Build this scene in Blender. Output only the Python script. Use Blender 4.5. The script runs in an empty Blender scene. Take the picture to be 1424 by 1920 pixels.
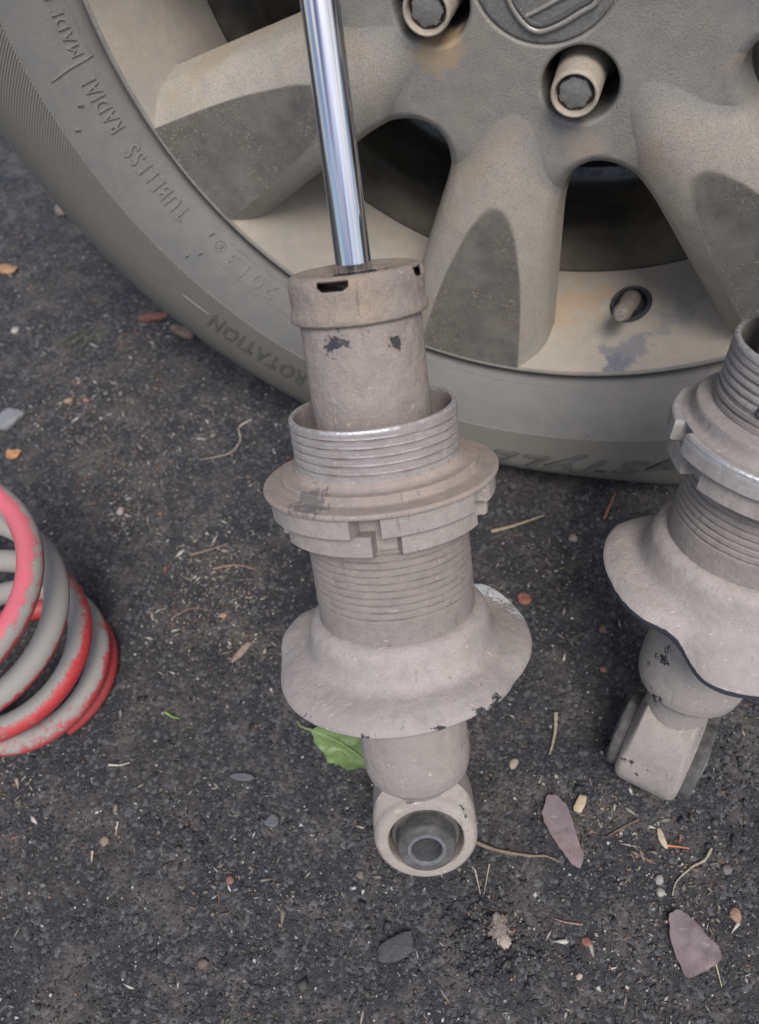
import bpy, math, random
import numpy as np
from mathutils import Matrix, Vector

# ------------------------------------------------------------------ camera, sky, sun, exposure
sc = bpy.context.scene
COL = sc.collection
PI = math.pi
rad = math.radians

CAM_POS = Vector((0.0542, -0.3425, 0.4234))
RIGHT = Vector((0.953, 0.2913, -0.0829)).normalized()
FWD = Vector((-0.237, 0.5468, -0.803)).normalized()
FWD = (FWD - RIGHT * FWD.dot(RIGHT)).normalized()
UPC = RIGHT.cross(FWD)
cd = bpy.data.cameras.new('camera')
cam = bpy.data.objects.new('camera', cd); COL.objects.link(cam)
cam.matrix_world = Matrix(((RIGHT.x, UPC.x, -FWD.x, CAM_POS.x), (RIGHT.y, UPC.y, -FWD.y, CAM_POS.y),
                           (RIGHT.z, UPC.z, -FWD.z, CAM_POS.z), (0, 0, 0, 1)))
cd.sensor_width = 36; cd.lens = 30.02; cd.clip_start = 0.01; cd.clip_end = 500
cd.dof.use_dof = True; cd.dof.focus_distance = 0.345; cd.dof.aperture_fstop = 11
sc.camera = cam

SUN_EL, SUN_ROT = rad(58), rad(150)
world = bpy.data.worlds.new('World'); sc.world = world; world.use_nodes = True
wn, wl = world.node_tree.nodes, world.node_tree.links
wn.clear()
wo = wn.new('ShaderNodeOutputWorld'); bg = wn.new('ShaderNodeBackground'); bg.inputs['Strength'].default_value = 0.082
sky = wn.new('ShaderNodeTexSky'); sky.sky_type = 'NISHITA'; sky.sun_disc = False
sky.sun_elevation = SUN_EL; sky.sun_rotation = SUN_ROT; sky.dust_density = 2.0; sky.air_density = 1.0
tc = wn.new('ShaderNodeTexCoord')
cn = wn.new('ShaderNodeTexNoise'); cn.inputs['Scale'].default_value = 1.9; cn.inputs['Detail'].default_value = 5
cr = wn.new('ShaderNodeValToRGB'); cr.color_ramp.elements[0].position = 0.53; cr.color_ramp.elements[1].position = 0.62
mx = wn.new('ShaderNodeMix'); mx.data_type = 'RGBA'; mx.inputs[7].default_value = (6.3, 6.15, 6.1, 1)
cmap = wn.new('ShaderNodeMapping'); cmap.inputs['Location'].default_value = (4.11, 2.49, 1.23)
wl.new(tc.outputs['Generated'], cmap.inputs['Vector']); wl.new(cmap.outputs['Vector'], cn.inputs['Vector']); wl.new(cn.outputs['Fac'], cr.inputs['Fac'])
wl.new(cr.outputs['Color'], mx.inputs[0]); wl.new(sky.outputs['Color'], mx.inputs[6])
wl.new(mx.outputs[2], bg.inputs['Color']); wl.new(bg.outputs['Background'], wo.inputs['Surface'])

sd = bpy.data.lights.new('sun', 'SUN'); sd.energy = 1.5; sd.angle = rad(24); sd.color = (1.0, 0.96, 0.91)
sun = bpy.data.objects.new('sun', sd); COL.objects.link(sun)
SUN_DIR = Vector((math.sin(SUN_ROT) * math.cos(SUN_EL), math.cos(SUN_ROT) * math.cos(SUN_EL), math.sin(SUN_EL)))
sun.rotation_euler = SUN_DIR.to_track_quat('Z', 'Y').to_euler()
sc.view_settings.view_transform = 'Standard'; sc.view_settings.look = 'None'
sc.view_settings.gamma = 1; sc.view_settings.exposure = 0.90; sc.view_settings.use_curve_mapping = False
sc.render.engine = 'CYCLES'; sc.cycles.max_bounces = 6

# ------------------------------------------------------------------ numpy helpers
rng = np.random.default_rng(7)
random.seed(11)

def hash3(ix, iy, iz, seed):
    h = (ix * 374761393 + iy * 668265263 + iz * 2147483647 + seed * 974634777) & 0xFFFFFFFF
    h = ((h ^ (h >> 13)) * 1274126177) & 0xFFFFFFFF
    h = ((h ^ (h >> 16)) * 2246822519) & 0xFFFFFFFF
    return ((h ^ (h >> 15)) & 0xFFFFFF) / float(0xFFFFFF)

def vnoise(x, y, z=None, seed=0):
    """value noise in 0..1"""
    x = np.asarray(x, float); y = np.asarray(y, float)
    z = np.zeros_like(x) if z is None else np.asarray(z, float)
    x, y, z = np.broadcast_arrays(x, y, z)
    ix, iy, iz = np.floor(x).astype(np.int64), np.floor(y).astype(np.int64), np.floor(z).astype(np.int64)
    fx, fy, fz = x - ix, y - iy, z - iz
    fx = fx * fx * (3 - 2 * fx); fy = fy * fy * (3 - 2 * fy); fz = fz * fz * (3 - 2 * fz)
    r = 0
    for a in (0, 1):
        for b in (0, 1):
            for c in (0, 1):
                w = (fx if a else 1 - fx) * (fy if b else 1 - fy) * (fz if c else 1 - fz)
                r = r + w * hash3(ix + a, iy + b, iz + c, seed)
    return r

def fbm(x, y, z=None, octv=4, seed=0):
    s, a, t = 0, 1.0, 0
    for i in range(octv):
        f = 2 ** i
        s = s + a * (vnoise(np.asarray(x) * f, np.asarray(y) * f, None if z is None else np.asarray(z) * f, seed + i) - 0.5)
        t += a; a *= 0.5
    return s / t * 2          # about -1..1

def sstep(a, b, x):
    t = np.clip((np.asarray(x, float) - a) / (b - a), 0, 1)
    return t * t * (3 - 2 * t)

def mesh_np(name, V, faces, smooth=True, sharp=None):
    """faces: list of (n,k) int arrays"""
    me = bpy.data.meshes.new(name)
    V = np.ascontiguousarray(V, dtype=np.float32)
    me.vertices.add(len(V)); me.vertices.foreach_set('co', V.ravel())
    faces = [np.asarray(f) for f in faces if len(f)]
    nl = sum(f.size for f in faces); npoly = sum(len(f) for f in faces)
    me.loops.add(nl); me.loops.foreach_set('vertex_index', np.concatenate([f.ravel() for f in faces]).astype(np.int32))
    tot = np.concatenate([np.full(len(f), f.shape[1]) for f in faces]); st = np.concatenate([[0], np.cumsum(tot)[:-1]])
    me.polygons.add(npoly); me.polygons.foreach_set('loop_start', st.astype(np.int32))
    me.update(calc_edges=True); me.validate()
    if smooth:
        me.polygons.foreach_set('use_smooth', np.ones(len(me.polygons), bool))
        if sharp is not None: me.set_sharp_from_angle(angle=rad(sharp))
    return me

def grid_faces(nu, nv, closed_v=False, closed_u=False, mask=None):
    """nu rows, nv columns"""
    i = np.arange(nu if closed_u else nu - 1); j = np.arange(nv if closed_v else nv - 1)
    I, J = np.meshgrid(i, j, indexing='ij')
    a = I * nv + J; b = I * nv + (J + 1) % nv; c = ((I + 1) % nu) * nv + (J + 1) % nv; d = ((I + 1) % nu) * nv + J
    F = np.stack([a, b, c, d], -1)
    if mask is not None: F = F[mask]
    return F.reshape(-1, 4)

def attr(me, name, vals):
    at = me.attributes.new(name, 'FLOAT', 'POINT'); at.data.foreach_set('value', np.asarray(vals, np.float32).ravel())

def link(name, me, mat=None, parent=None, loc=(0, 0, 0)):
    o = bpy.data.objects.new(name, me); COL.objects.link(o)
    if mat and me is not None and not len(me.materials): me.materials.append(mat)
    o.parent = parent; o.location = loc
    return o

def tag(o, label=None, cat=None, group=None, kind=None):
    if label: o['label'] = label
    if cat: o['category'] = cat
    if group: o['group'] = group
    if kind: o['kind'] = kind
    return o

def empty(name, loc=(0, 0, 0)):
    o = bpy.data.objects.new(name, None); COL.objects.link(o); o.location = loc; o.empty_display_size = 0.02
    return o

def dense(pts, step):
    """resample a polyline to the given step"""
    out = [pts[0]]
    for p, q in zip(pts[:-1], pts[1:]):
        n = max(1, int(math.ceil(math.dist(p, q) / step)))
        for k in range(1, n + 1): out.append((p[0] + (q[0] - p[0]) * k / n, p[1] + (q[1] - p[1]) * k / n))
    return out

def catmull(pts, n=6):
    P = [pts[0]] + list(pts) + [pts[-1]]; out = []
    for i in range(1, len(P) - 2):
        for k in range(n):
            t = k / n
            out.append(tuple(0.5 * ((2 * P[i][c]) + (-P[i-1][c] + P[i+1][c]) * t + (2*P[i-1][c] - 5*P[i][c] + 4*P[i+1][c] - P[i+2][c]) * t*t
                             + (-P[i-1][c] + 3*P[i][c] - 3*P[i+1][c] + P[i+2][c]) * t**3) for c in range(len(pts[0]))))
    out.append(tuple(pts[-1])); return out

def lathe(name, prof, mat, parent=None, nt=128, mod=None, hole=None, sharp=35, axis='Z', rough=0.0, closed=False, seed=1, loc=(0, 0, 0), uv=False):
    """prof: (r, s) list in metres. mod(R,S,T)->R,S ; hole(R,S,T)->bool mask of faces to leave out"""
    pr = np.array(prof, float); T = np.arange(nt) / nt * 2 * PI - PI
    R = np.repeat(pr[:, :1], nt, 1); S = np.repeat(pr[:, 1:], nt, 1); TT = np.repeat(T[None], len(pr), 0)
    if mod is not None: R, S = mod(R, S, TT)
    if rough:
        n = fbm(R * np.cos(TT) * 260, R * np.sin(TT) * 260, S * 260, 3, seed)
        R = np.where(R > 1e-6, R + n * rough, R)
    X, Y = R * np.cos(TT), R * np.sin(TT)
    V = np.stack([X, Y, S], -1) if axis == 'Z' else np.stack([X, S, Y], -1)
    mask = None
    if hole is not None:
        nr = len(pr)
        i2 = (np.arange(nr) + 1) % nr if closed else np.arange(1, nr)
        i1 = np.arange(nr) if closed else np.arange(nr - 1)
        Rc = (R[i1] + R[i2]) / 2; Sc = (S[i1] + S[i2]) / 2; Tc = TT[i1] + PI / nt
        mask = ~hole(Rc, Sc, Tc)
    F = grid_faces(len(pr), nt, closed_v=True, closed_u=closed, mask=mask)
    if axis != 'Z': F = F[:, ::-1]
    me = mesh_np(name, V.reshape(-1, 3), [F], True, sharp)
    return link(name, me, mat, parent, loc)

def flip(me):
    me.flip_normals()

# ------------------------------------------------------------------ material helpers
def new_mat(name):
    m = bpy.data.materials.new(name); m.use_nodes = True
    n, l = m.node_tree.nodes, m.node_tree.links
    n.clear(); out = n.new('ShaderNodeOutputMaterial'); b = n.new('ShaderNodeBsdfPrincipled')
    l.new(b.outputs['BSDF'], out.inputs['Surface'])
    return m, n, l, b

def noise(n, l, vec, scale, detail=4, rough=0.55, dist=0.0):
    t = n.new('ShaderNodeTexNoise'); t.inputs['Scale'].default_value = scale; t.inputs['Detail'].default_value = detail
    t.inputs['Roughness'].default_value = rough; t.inputs['Distortion'].default_value = dist
    if vec is not None: l.new(vec, t.inputs['Vector'])
    return t.outputs['Fac']

def ramp(n, l, fac, stops):
    r = n.new('ShaderNodeValToRGB'); e = r.color_ramp.elements
    while len(e) < len(stops): e.new(0.5)
    for k, (p, c) in enumerate(stops):
        e[k].position = p; e[k].color = (c, c, c, 1) if isinstance(c, (int, float)) else (*c, 1)
    l.new(fac, r.inputs['Fac']); return r.outputs['Color']

def mix(n, l, fac, a, b, mode='MIX'):
    m = n.new('ShaderNodeMix'); m.data_type = 'RGBA'; m.blend_type = mode
    for v, i in ((fac, 0), (a, 6), (b, 7)):
        if isinstance(v, (int, float)): m.inputs[i].default_value = v if i == 0 else (v, v, v, 1)
        elif isinstance(v, tuple): m.inputs[i].default_value = (*v, 1)
        else: l.new(v, m.inputs[i])
    return m.outputs[2]

def mth(n, l, op, a, b=0.0):
    m = n.new('ShaderNodeMath'); m.operation = op
    for k, v in enumerate((a, b)):
        if isinstance(v, (int, float)): m.inputs[k].default_value = v
        else: l.new(v, m.inputs[k])
    return m.outputs[0]

def bump(n, l, b, hs, dist=0.0003, strength=1.0):
    bp = n.new('ShaderNodeBump'); bp.inputs['Strength'].default_value = strength; bp.inputs['Distance'].default_value = dist
    l.new(hs, bp.inputs['Height']); l.new(bp.outputs['Normal'], b.inputs['Normal'])

def coords(n, kind='Object'):
    return n.new('ShaderNodeTexCoord').outputs[kind]

def spots(n, l, vec, c, lst, nscale=420, namp=1.5):
    """stains: (centre, radius, colour, strength); returns colour and joint mask"""
    nz = noise(n, l, vec, nscale, 5, 0.7); tot = None
    for ctr, r_, col, stg in lst:
        d = n.new('ShaderNodeVectorMath'); d.operation = 'DISTANCE'; l.new(vec, d.inputs[0]); d.inputs[1].default_value = ctr
        q = mth(n, l, 'ADD', mth(n, l, 'DIVIDE', d.outputs['Value'], r_), mth(n, l, 'MULTIPLY', mth(n, l, 'SUBTRACT', nz, 0.5), namp * 3.2))
        k = mth(n, l, 'MULTIPLY', ramp(n, l, q, [(0.55, 1), (0.95, 0)]), stg)
        c = mix(n, l, k, c, col); tot = k if tot is None else mth(n, l, 'MAXIMUM', tot, k)
    return c, tot

def get_attr(n, name):
    a = n.new('ShaderNodeAttribute'); a.attribute_name = name; return a.outputs['Fac']

def mud_mat(name, base, tint, chip=(0.02, 0.021, 0.024), chip_at=0.66, chip_scale=90, bumpd=0.0008, grain=2200, glint=None, stain=None, worn=False, edge_chip=0.0, edge_col=None, contrast=1.0):
    """dried road dust over paint or metal, with chips"""
    m, n, l, b = new_mat(name); v = coords(n)
    big = noise(n, l, v, 42, 4); mid = noise(n, l, v, 190, 6, 0.65, 0.3); fine = noise(n, l, v, grain, 4, 0.7)
    c = mix(n, l, ramp(n, l, big, [(0.40, 0), (0.60, 1)]), base, tint)
    c = mix(n, l, ramp(n, l, mid, [(0.38, 0.40 * contrast), (0.50, 0.0)]), c, tuple(x * 0.74 for x in base))
    c = mix(n, l, ramp(n, l, mid, [(0.54, 0.0), (0.66, 0.35 * contrast)]), c, tuple(min(1, x * 1.22) for x in tint))
    c = mix(n, l, ramp(n, l, fine, [(0.38, 0.5), (0.47, 0)]), c, tuple(x * 0.62 for x in base))
    c = mix(n, l, ramp(n, l, fine, [(0.56, 0), (0.68, 0.45)]), c, tuple(min(1, x * 1.4) for x in base))
    c = mix(n, l, ramp(n, l, noise(n, l, v, 15, 3), [(0.40, 0.35), (0.56, 0)]), c, tuple(x * q_ for x, q_ in zip(base, (0.70, 0.72, 0.75))))
    smp = n.new('ShaderNodeMapping'); smp.inputs['Scale'].default_value = (620, 620, 70); smp.inputs['Rotation'].default_value = (0.12, 0.2, 0.0); l.new(v, smp.inputs['Vector'])
    scr = mth(n, l, 'MULTIPLY', ramp(n, l, noise(n, l, smp.outputs['Vector'], 1.0, 2, 0.5), [(0.645, 0), (0.68, 1)]), ramp(n, l, big, [(0.48, 0), (0.58, 0.45)]))
    c = mix(n, l, scr, c, tuple(x * 0.42 for x in base))
    smp2 = n.new('ShaderNodeMapping'); smp2.inputs['Scale'].default_value = (150, 900, 420); smp2.inputs['Rotation'].default_value = (0.5, 0.0, 0.7); l.new(v, smp2.inputs['Vector'])
    c = mix(n, l, mth(n, l, 'MULTIPLY', ramp(n, l, noise(n, l, smp2.outputs['Vector'], 1.0, 2, 0.5), [(0.66, 0), (0.70, 0.7)]), ramp(n, l, big, [(0.42, 1), (0.52, 0.1)])), c, tuple(min(1, x * 1.55) for x in base))
    ch = mth(n, l, 'ADD', mth(n, l, 'MULTIPLY', noise(n, l, v, chip_scale, 7, 0.78, 0.1), 0.78), mth(n, l, 'MULTIPLY', noise(n, l, v, 20, 2), 0.26))
    if edge_chip: ch = mth(n, l, 'ADD', ch, mth(n, l, 'MULTIPLY', get_attr(n, 'edge'), edge_chip))
    chm = ramp(n, l, ch, [(chip_at - 0.008, 0), (chip_at + 0.008, 1)])
    c = mix(n, l, chm, c, edge_col or chip)
    h = mth(n, l, 'ADD', mth(n, l, 'MULTIPLY', mid, 0.9), mth(n, l, 'MULTIPLY', fine, 0.28))
    h = mth(n, l, 'SUBTRACT', h, mth(n, l, 'MULTIPLY', chm, 0.35))
    if stain:
        c, k = spots(n, l, v, c, stain)
        h = mth(n, l, 'SUBTRACT', h, mth(n, l, 'MULTIPLY', k, 0.3))
    l.new(c, b.inputs['Base Color'])
    b.inputs['Roughness'].default_value = 0.85; b.inputs['Specular IOR Level'].default_value = 0.3
    if glint:
        g = ramp(n, l, noise(n, l, v, 380, 5, 0.7), [(glint, 0), (glint + 0.04, 1)])
        g = mth(n, l, 'MULTIPLY', g, ramp(n, l, noise(n, l, v, 60, 2), [(0.48, 0), (0.56, 1)]))
        rr = mth(n, l, 'SUBTRACT', 0.85, mth(n, l, 'MULTIPLY', g, 0.6)); l.new(rr, b.inputs['Roughness'])
        l.new(mth(n, l, 'MULTIPLY', g, 0.9), b.inputs['Metallic'])
        cc = mix(n, l, mth(n, l, 'MULTIPLY', g, 0.7), c, (0.62, 0.61, 0.62)); l.new(cc, b.inputs['Base Color'])
    if worn:
        g2 = mth(n, l, 'MULTIPLY', get_attr(n, 'worn'), ramp(n, l, noise(n, l, v, 75, 5, 0.7), [(0.44, 0), (0.56, 1)]))
        l.new(mix(n, l, mth(n, l, 'MULTIPLY', g2, 0.85), c, (0.66, 0.65, 0.67)), b.inputs['Base Color'])
        l.new(mth(n, l, 'MULTIPLY', g2, 0.85), b.inputs['Metallic'])
        l.new(mth(n, l, 'SUBTRACT', 0.85, mth(n, l, 'MULTIPLY', g2, 0.5)), b.inputs['Roughness'])
    bump(n, l, b, h, bumpd)
    return m

def plain_mat(name, col, rough=0.7, metal=0.0, var=0.25, scale=300, bumpd=0.0002, spec=0.4):
    m, n, l, b = new_mat(name); v = coords(n)
    f = noise(n, l, v, scale, 5, 0.6)
    c = mix(n, l, ramp(n, l, f, [(0.3, 0), (0.7, 1)]), tuple(x * (1 - var) for x in col), tuple(min(1, x * (1 + var)) for x in col))
    l.new(c, b.inputs['Base Color']); b.inputs['Roughness'].default_value = rough; b.inputs['Metallic'].default_value = metal
    b.inputs['Specular IOR Level'].default_value = spec
    bump(n, l, b, f, bumpd * 2.5)
    return m

MUD = mud_mat('dried_mud', (0.318, 0.282, 0.262), (0.340, 0.304, 0.284), chip_at=0.70)
MUD_TUBE = mud_mat('tube_mud', (0.262, 0.230, 0.213), (0.280, 0.248, 0.230), chip_at=0.73, bumpd=0.0011)
MUD_PERCH = mud_mat('perch_mud', (0.365, 0.324, 0.305), (0.395, 0.350, 0.328), chip=(0.03, 0.034, 0.042), chip_at=0.678, chip_scale=93, edge_chip=0.035,
                    stain=[((0.0335, -0.0388, 0.0982), 0.0035, (0.04, 0.042, 0.05), 1.0), ((0.0270, -0.0435, 0.0988), 0.003, (0.04, 0.042, 0.05), 1.0), ((0.0110, -0.0510, 0.0980), 0.0025, (0.04, 0.042, 0.05), 1.0), ((0.0375, 0.0375, 0.1050), 0.012, (0.72, 0.74, 0.78), 1.0), ((0.0455, 0.0300, 0.1030), 0.0075, (0.85, 0.86, 0.88), 1.0), ((0.0510, 0.0190, 0.1012), 0.0065, (0.66, 0.67, 0.70), 0.9), ((0.0425, 0.0330, 0.1040), 0.009, (0.75, 0.76, 0.80), 1.0)])
MUD_PERCH2 = mud_mat('perch_mud_bare_edge', (0.365, 0.324, 0.305), (0.395, 0.350, 0.328), chip=(0.028, 0.033, 0.045), chip_at=0.69, chip_scale=60, edge_chip=0.32)
MUD_EYE = mud_mat('eye_mud', (0.32, 0.29, 0.268), (0.36, 0.325, 0.30), chip=(0.035, 0.039, 0.05), chip_at=0.605, chip_scale=85, bumpd=0.0006, contrast=0.7)
MUD_EYE1 = mud_mat('eye_mud_chipped', (0.32, 0.285, 0.262), (0.36, 0.32, 0.295), chip=(0.05, 0.055, 0.065), chip_at=0.652, chip_scale=95, bumpd=0.0006, edge_chip=0.05, contrast=0.7)
MUD_CAP = mud_mat('cap_mud', (0.275, 0.235, 0.210), (0.335, 0.262, 0.205), chip_at=0.72, bumpd=0.0014, glint=0.60, chip_scale=140)
MUD_ALU = mud_mat('ring_mud', (0.30, 0.272, 0.262), (0.35, 0.325, 0.315), chip_at=0.80, bumpd=0.0006, glint=0.64, worn=True)
MUD_THREAD = mud_mat('adjuster_mud', (0.275, 0.245, 0.235), (0.315, 0.285, 0.272), chip_at=0.80, bumpd=0.0007, worn=True)
RUBBER = plain_mat('bushing_rubber', (0.085, 0.082, 0.079), 0.9, var=0.4, scale=160, bumpd=0.0006)
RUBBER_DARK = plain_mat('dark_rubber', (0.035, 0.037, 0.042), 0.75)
SLEEVE = plain_mat('sleeve_steel', (0.14, 0.145, 0.155), 0.6, 0.1, var=0.2)
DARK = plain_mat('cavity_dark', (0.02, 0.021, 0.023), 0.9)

# chrome rod
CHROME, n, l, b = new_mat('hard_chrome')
b.inputs['Metallic'].default_value = 1
v = coords(n); mp = n.new('ShaderNodeMapping'); mp.inputs['Scale'].default_value = (900, 900, 9); l.new(v, mp.inputs['Vector'])
st = noise(n, l, mp.outputs['Vector'], 1.0, 3, 0.6)
l.new(ramp(n, l, st, [(0.4, 0.035), (0.75, 0.10)]), b.inputs['Roughness'])
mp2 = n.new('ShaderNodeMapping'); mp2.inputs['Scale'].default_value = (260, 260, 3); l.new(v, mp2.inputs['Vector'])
refl_bands = noise(n, l, mp2.outputs['Vector'], 1.0, 4, 0.6)  # dark and bright reflection bands painted lengthwise into the base colour
l.new(mix(n, l, ramp(n, l, refl_bands, [(0.40, 0), (0.60, 1)]), (0.20, 0.22, 0.30), (0.86, 0.86, 0.88)), b.inputs['Base Color'])
bump(n, l, b, st, 0.000012)

# ------------------------------------------------------------------ ground
GX0, GX1, GY0, GY1, GS = -0.78, 0.42, -0.42, 0.66, 0.0021
def ground_h(x, y):
    x = np.asarray(x, float); y = np.asarray(y, float)
    h = 0.0022 * fbm(x * 9, y * 9, None, 3, 3)
    h = h + 0.0006 * fbm(x * 60, y * 60, None, 3, 9)
    g = vnoise(x * 330, y * 330, None, 21)
    h = h + 0.0006 * (g - 0.5) + 0.0003 * sstep(0.62, 0.95, vnoise(x * 190, y * 190, None, 33))
    near = np.exp(-((x - 0.0) ** 2 / 0.11 ** 2 + (y - 0.06) ** 2 / 0.1 ** 2))
    return (h + 0.0006) * (1 - 0.5 * near) - 0.0012

def gh(x, y): return float(ground_h(np.array([x]), np.array([y]))[0])

xs = np.arange(GX0, GX1, GS); ys = np.arange(GY0, GY1, GS)
ext = np.array([0.03, 0.08, 0.2, 0.5, 1.2, 3, 8, 20, 60])
xs = np.concatenate([xs[0] - ext[::-1], xs, xs[-1] + ext]); ys = np.concatenate([ys[0] - ext[::-1], ys, ys[-1] + ext])
XX, YY = np.meshgrid(xs, ys)
fade = sstep(0, 0.1, np.minimum(np.minimum(XX - GX0, GX1 - XX), np.minimum(YY - GY0, GY1 - YY)))
ZZ = ground_h(XX, YY) * np.where(fade > 0, fade, 0)
gm = mesh_np('ground', np.stack([XX, YY, ZZ], -1).reshape(-1, 3), [grid_faces(len(ys), len(xs))])
GROUND, n, l, b = new_mat('dirty_asphalt'); v = coords(n)
big = noise(n, l, v, 9, 5, 0.65); mid = noise(n, l, v, 42, 6, 0.7); fine = noise(n, l, v, 900, 4, 0.7)
c = mix(n, l, ramp(n, l, big, [(0.44, 0), (0.58, 1)]), (0.032, 0.033, 0.040), (0.045, 0.041, 0.041))
c = mix(n, l, ramp(n, l, mid, [(0.49, 0), (0.60, 0.85)]), c, (0.094, 0.082, 0.076))
c = mix(n, l, ramp(n, l, mid, [(0.36, 0.8), (0.46, 0)]), c, (0.022, 0.024, 0.031))
vo = n.new('ShaderNodeTexVoronoi'); vo.inputs['Scale'].default_value = 520; l.new(v, vo.inputs['Vector'])
sep = n.new('ShaderNodeSeparateColor'); l.new(vo.outputs['Color'], sep.inputs['Color'])
c = mix(n, l, ramp(n, l, sep.outputs[0], [(0.0, 0.55), (0.5, 0.0)]), c, (0.022, 0.022, 0.026))
c = mix(n, l, ramp(n, l, sep.outputs[1], [(0.72, 0.0), (0.98, 0.7)]), c, (0.13, 0.13, 0.138))
c = mix(n, l, ramp(n, l, fine, [(0.57, 0), (0.66, 0.8)]), c, (0.15, 0.143, 0.138))
l.new(c, b.inputs['Base Color']); b.inputs['Roughness'].default_value = 0.85; b.inputs['Specular IOR Level'].default_value = 0.35
hh = mth(n, l, 'ADD', mth(n, l, 'MULTIPLY', vo.outputs['Distance'], -0.8), mth(n, l, 'MULTIPLY', fine, 0.8))
bump(n, l, b, hh, 0.0007)
tag(link('ground', gm, GROUND), 'dark gritty asphalt and dirt under the wheel and dampers', kind='structure')

# ------------------------------------------------------------------ the wheel (hub axis along Y, face towards -Y)
HUB = (0, 0, 0.285)
wheel = empty('car_wheel', (0, 0, 0))
tag(wheel, 'dusty seven spoke alloy car wheel with its tyre standing on the asphalt', 'wheel')

# -- tyre
def flat(X, Y, Z):
    """squash at the contact patch; coordinates about the hub"""
    r = np.hypot(X, Z); th = np.arctan2(Z, X)
    lim = np.where(np.sin(th) < -0.5, 0.285 / np.maximum(-np.sin(th), 1e-3), 9.0)
    d = np.maximum(0, 0.3015 - lim)
    d = np.maximum(d, 0) ; w = np.clip((r - 0.212) / (0.3015 - 0.212), 0, 1)
    r2 = r - d * w ** 1.15
    bul = d * 0.42 * np.exp(-((r - 0.262) / 0.022) ** 2)
    Y2 = Y - np.where(Y < 0.09, bul, -bul)
    k = np.where(r > 1e-6, r2 / np.maximum(r, 1e-6), 1)
    return X * k, Y2, Z * k

tp = catmull([(0.2045, 0.014), (0.2060, 0.008), (0.2076, 0.0032), (0.2094, 0.0004), (0.213, -0.0034), (0.222, -0.0095), (0.235, -0.0142), (0.249, -0.0162),
              (0.262, -0.0162), (0.274, -0.0130), (0.2835, -0.0072), (0.2910, 0.0005), (0.2955, 0.008), (0.2980, 0.0155)], 5)
tp += dense([(0.2986, 0.018), (0.2968, 0.0195), (0.2970, 0.021), (0.3000, 0.026)], 0.0015)
for k in range(5):
    y0 = 0.036 + k * 0.026
    tp += [(0.3012, y0), (0.3015, y0 + 0.018), (0.3015, y0 + 0.0195), (0.295, y0 + 0.0205), (0.295, y0 + 0.0245), (0.3014, y0 + 0.0255)]
tp += catmull([(0.298, 0.172), (0.292, 0.182), (0.275, 0.198), (0.25, 0.206), (0.22, 0.198), (0.207, 0.188), (0.205, 0.178)], 3)
SIDE = np.array([(r, y) for r, y in tp if y < 0.0156 and r < 0.2981][2:])
def side_y(r): return np.interp(r, SIDE[:, 0], SIDE[:, 1])
def tyre_def(r, th, off=0.0):
    """point on the outer sidewall at polar r, th, raised by off"""
    r = np.asarray(r, float); th = np.asarray(th, float)
    y = side_y(r); dy = (side_y(r + 0.0005) - side_y(r - 0.0005)) / 0.001
    nn = np.sqrt(1 + dy * dy); r2 = r + off * dy / nn; y2 = y - off / nn
    return flat(r2 * np.cos(th), y2, r2 * np.sin(th))
NT = 900
pr = np.array(tp); T = np.arange(NT) / NT * 2 * PI
R_, Y_ = np.repeat(pr[:, :1], NT, 1), np.repeat(pr[:, 1:], NT, 1); TT = np.repeat(T[None], len(pr), 0)
X2, Y2, Z2 = flat(R_ * np.cos(TT), Y_, R_ * np.sin(TT))
V = np.stack([X2, Y2, Z2], -1).reshape(-1, 3)
tyre_me = mesh_np('tyre', V, [grid_faces(len(pr), NT, closed_v=True)[:, ::-1]], True, 40)
attr(tyre_me, 'tr', R_); attr(tyre_me, 'ty', Y_)
TYRE, n, l, b = new_mat('dusty_tyre'); v = coords(n)
tr = get_attr(n, 'tr')
sx = n.new('ShaderNodeSeparateXYZ'); l.new(v, sx.inputs[0])
ang = mth(n, l, 'ARCTAN2', sx.outputs['Z'], sx.outputs['X'])
u = mth(n, l, 'ADD', mth(n, l, 'MULTIPLY', ang, 130.0), mth(n, l, 'MULTIPLY', tr, -560.0))
saw = mth(n, l, 'PINGPONG', u, 0.5)
band = mth(n, l, 'MULTIPLY', ramp(n, l, mth(n, l, 'MULTIPLY', tr, 2.0), [(0.4760, 0), (0.4765, 1)]), ramp(n, l, mth(n, l, 'MULTIPLY', tr, 2.0), [(0.553, 1), (0.5535, 0)]))
big = noise(n, l, v, 13, 4); mid = noise(n, l, v, 120, 4); fine = noise(n, l, v, 1700, 3, 0.6)
c = mix(n, l, ramp(n, l, big, [(0.35, 0), (0.68, 1)]), (0.182, 0.177, 0.167), (0.212, 0.198, 0.176))
c = mix(n, l, ramp(n, l, mid, [(0.45, 0.0), (0.62, 0.5)]), c, (0.156, 0.157, 0.158))
c = mix(n, l, ramp(n, l, fine, [(0.4, 0.5), (0.52, 0)]), c, (0.135, 0.130, 0.124))
c = mix(n, l, mth(n, l, 'MULTIPLY', band, ramp(n, l, saw, [(0.14, 0.75), (0.32, 0)])), c, (0.12, 0.112, 0.096))
c = mix(n, l, mth(n, l, 'MULTIPLY', band, 0.5), c, (0.215, 0.200, 0.170))
c = mix(n, l, ramp(n, l, tr, [(0.280, 0), (0.292, 0.6)]), c, (0.095, 0.09, 0.08))
l.new(c, b.inputs['Base Color']); b.inputs['Roughness'].default_value = 0.8; b.inputs['Specular IOR Level'].default_value = 0.3
h = mth(n, l, 'ADD', mth(n, l, 'MULTIPLY', mth(n, l, 'MULTIPLY', saw, band), 2.6), mth(n, l, 'MULTIPLY', fine, 0.22))
h = mth(n, l, 'ADD', h, mth(n, l, 'MULTIPLY', mid, 0.3))
bump(n, l, b, h, 0.00045)
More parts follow.
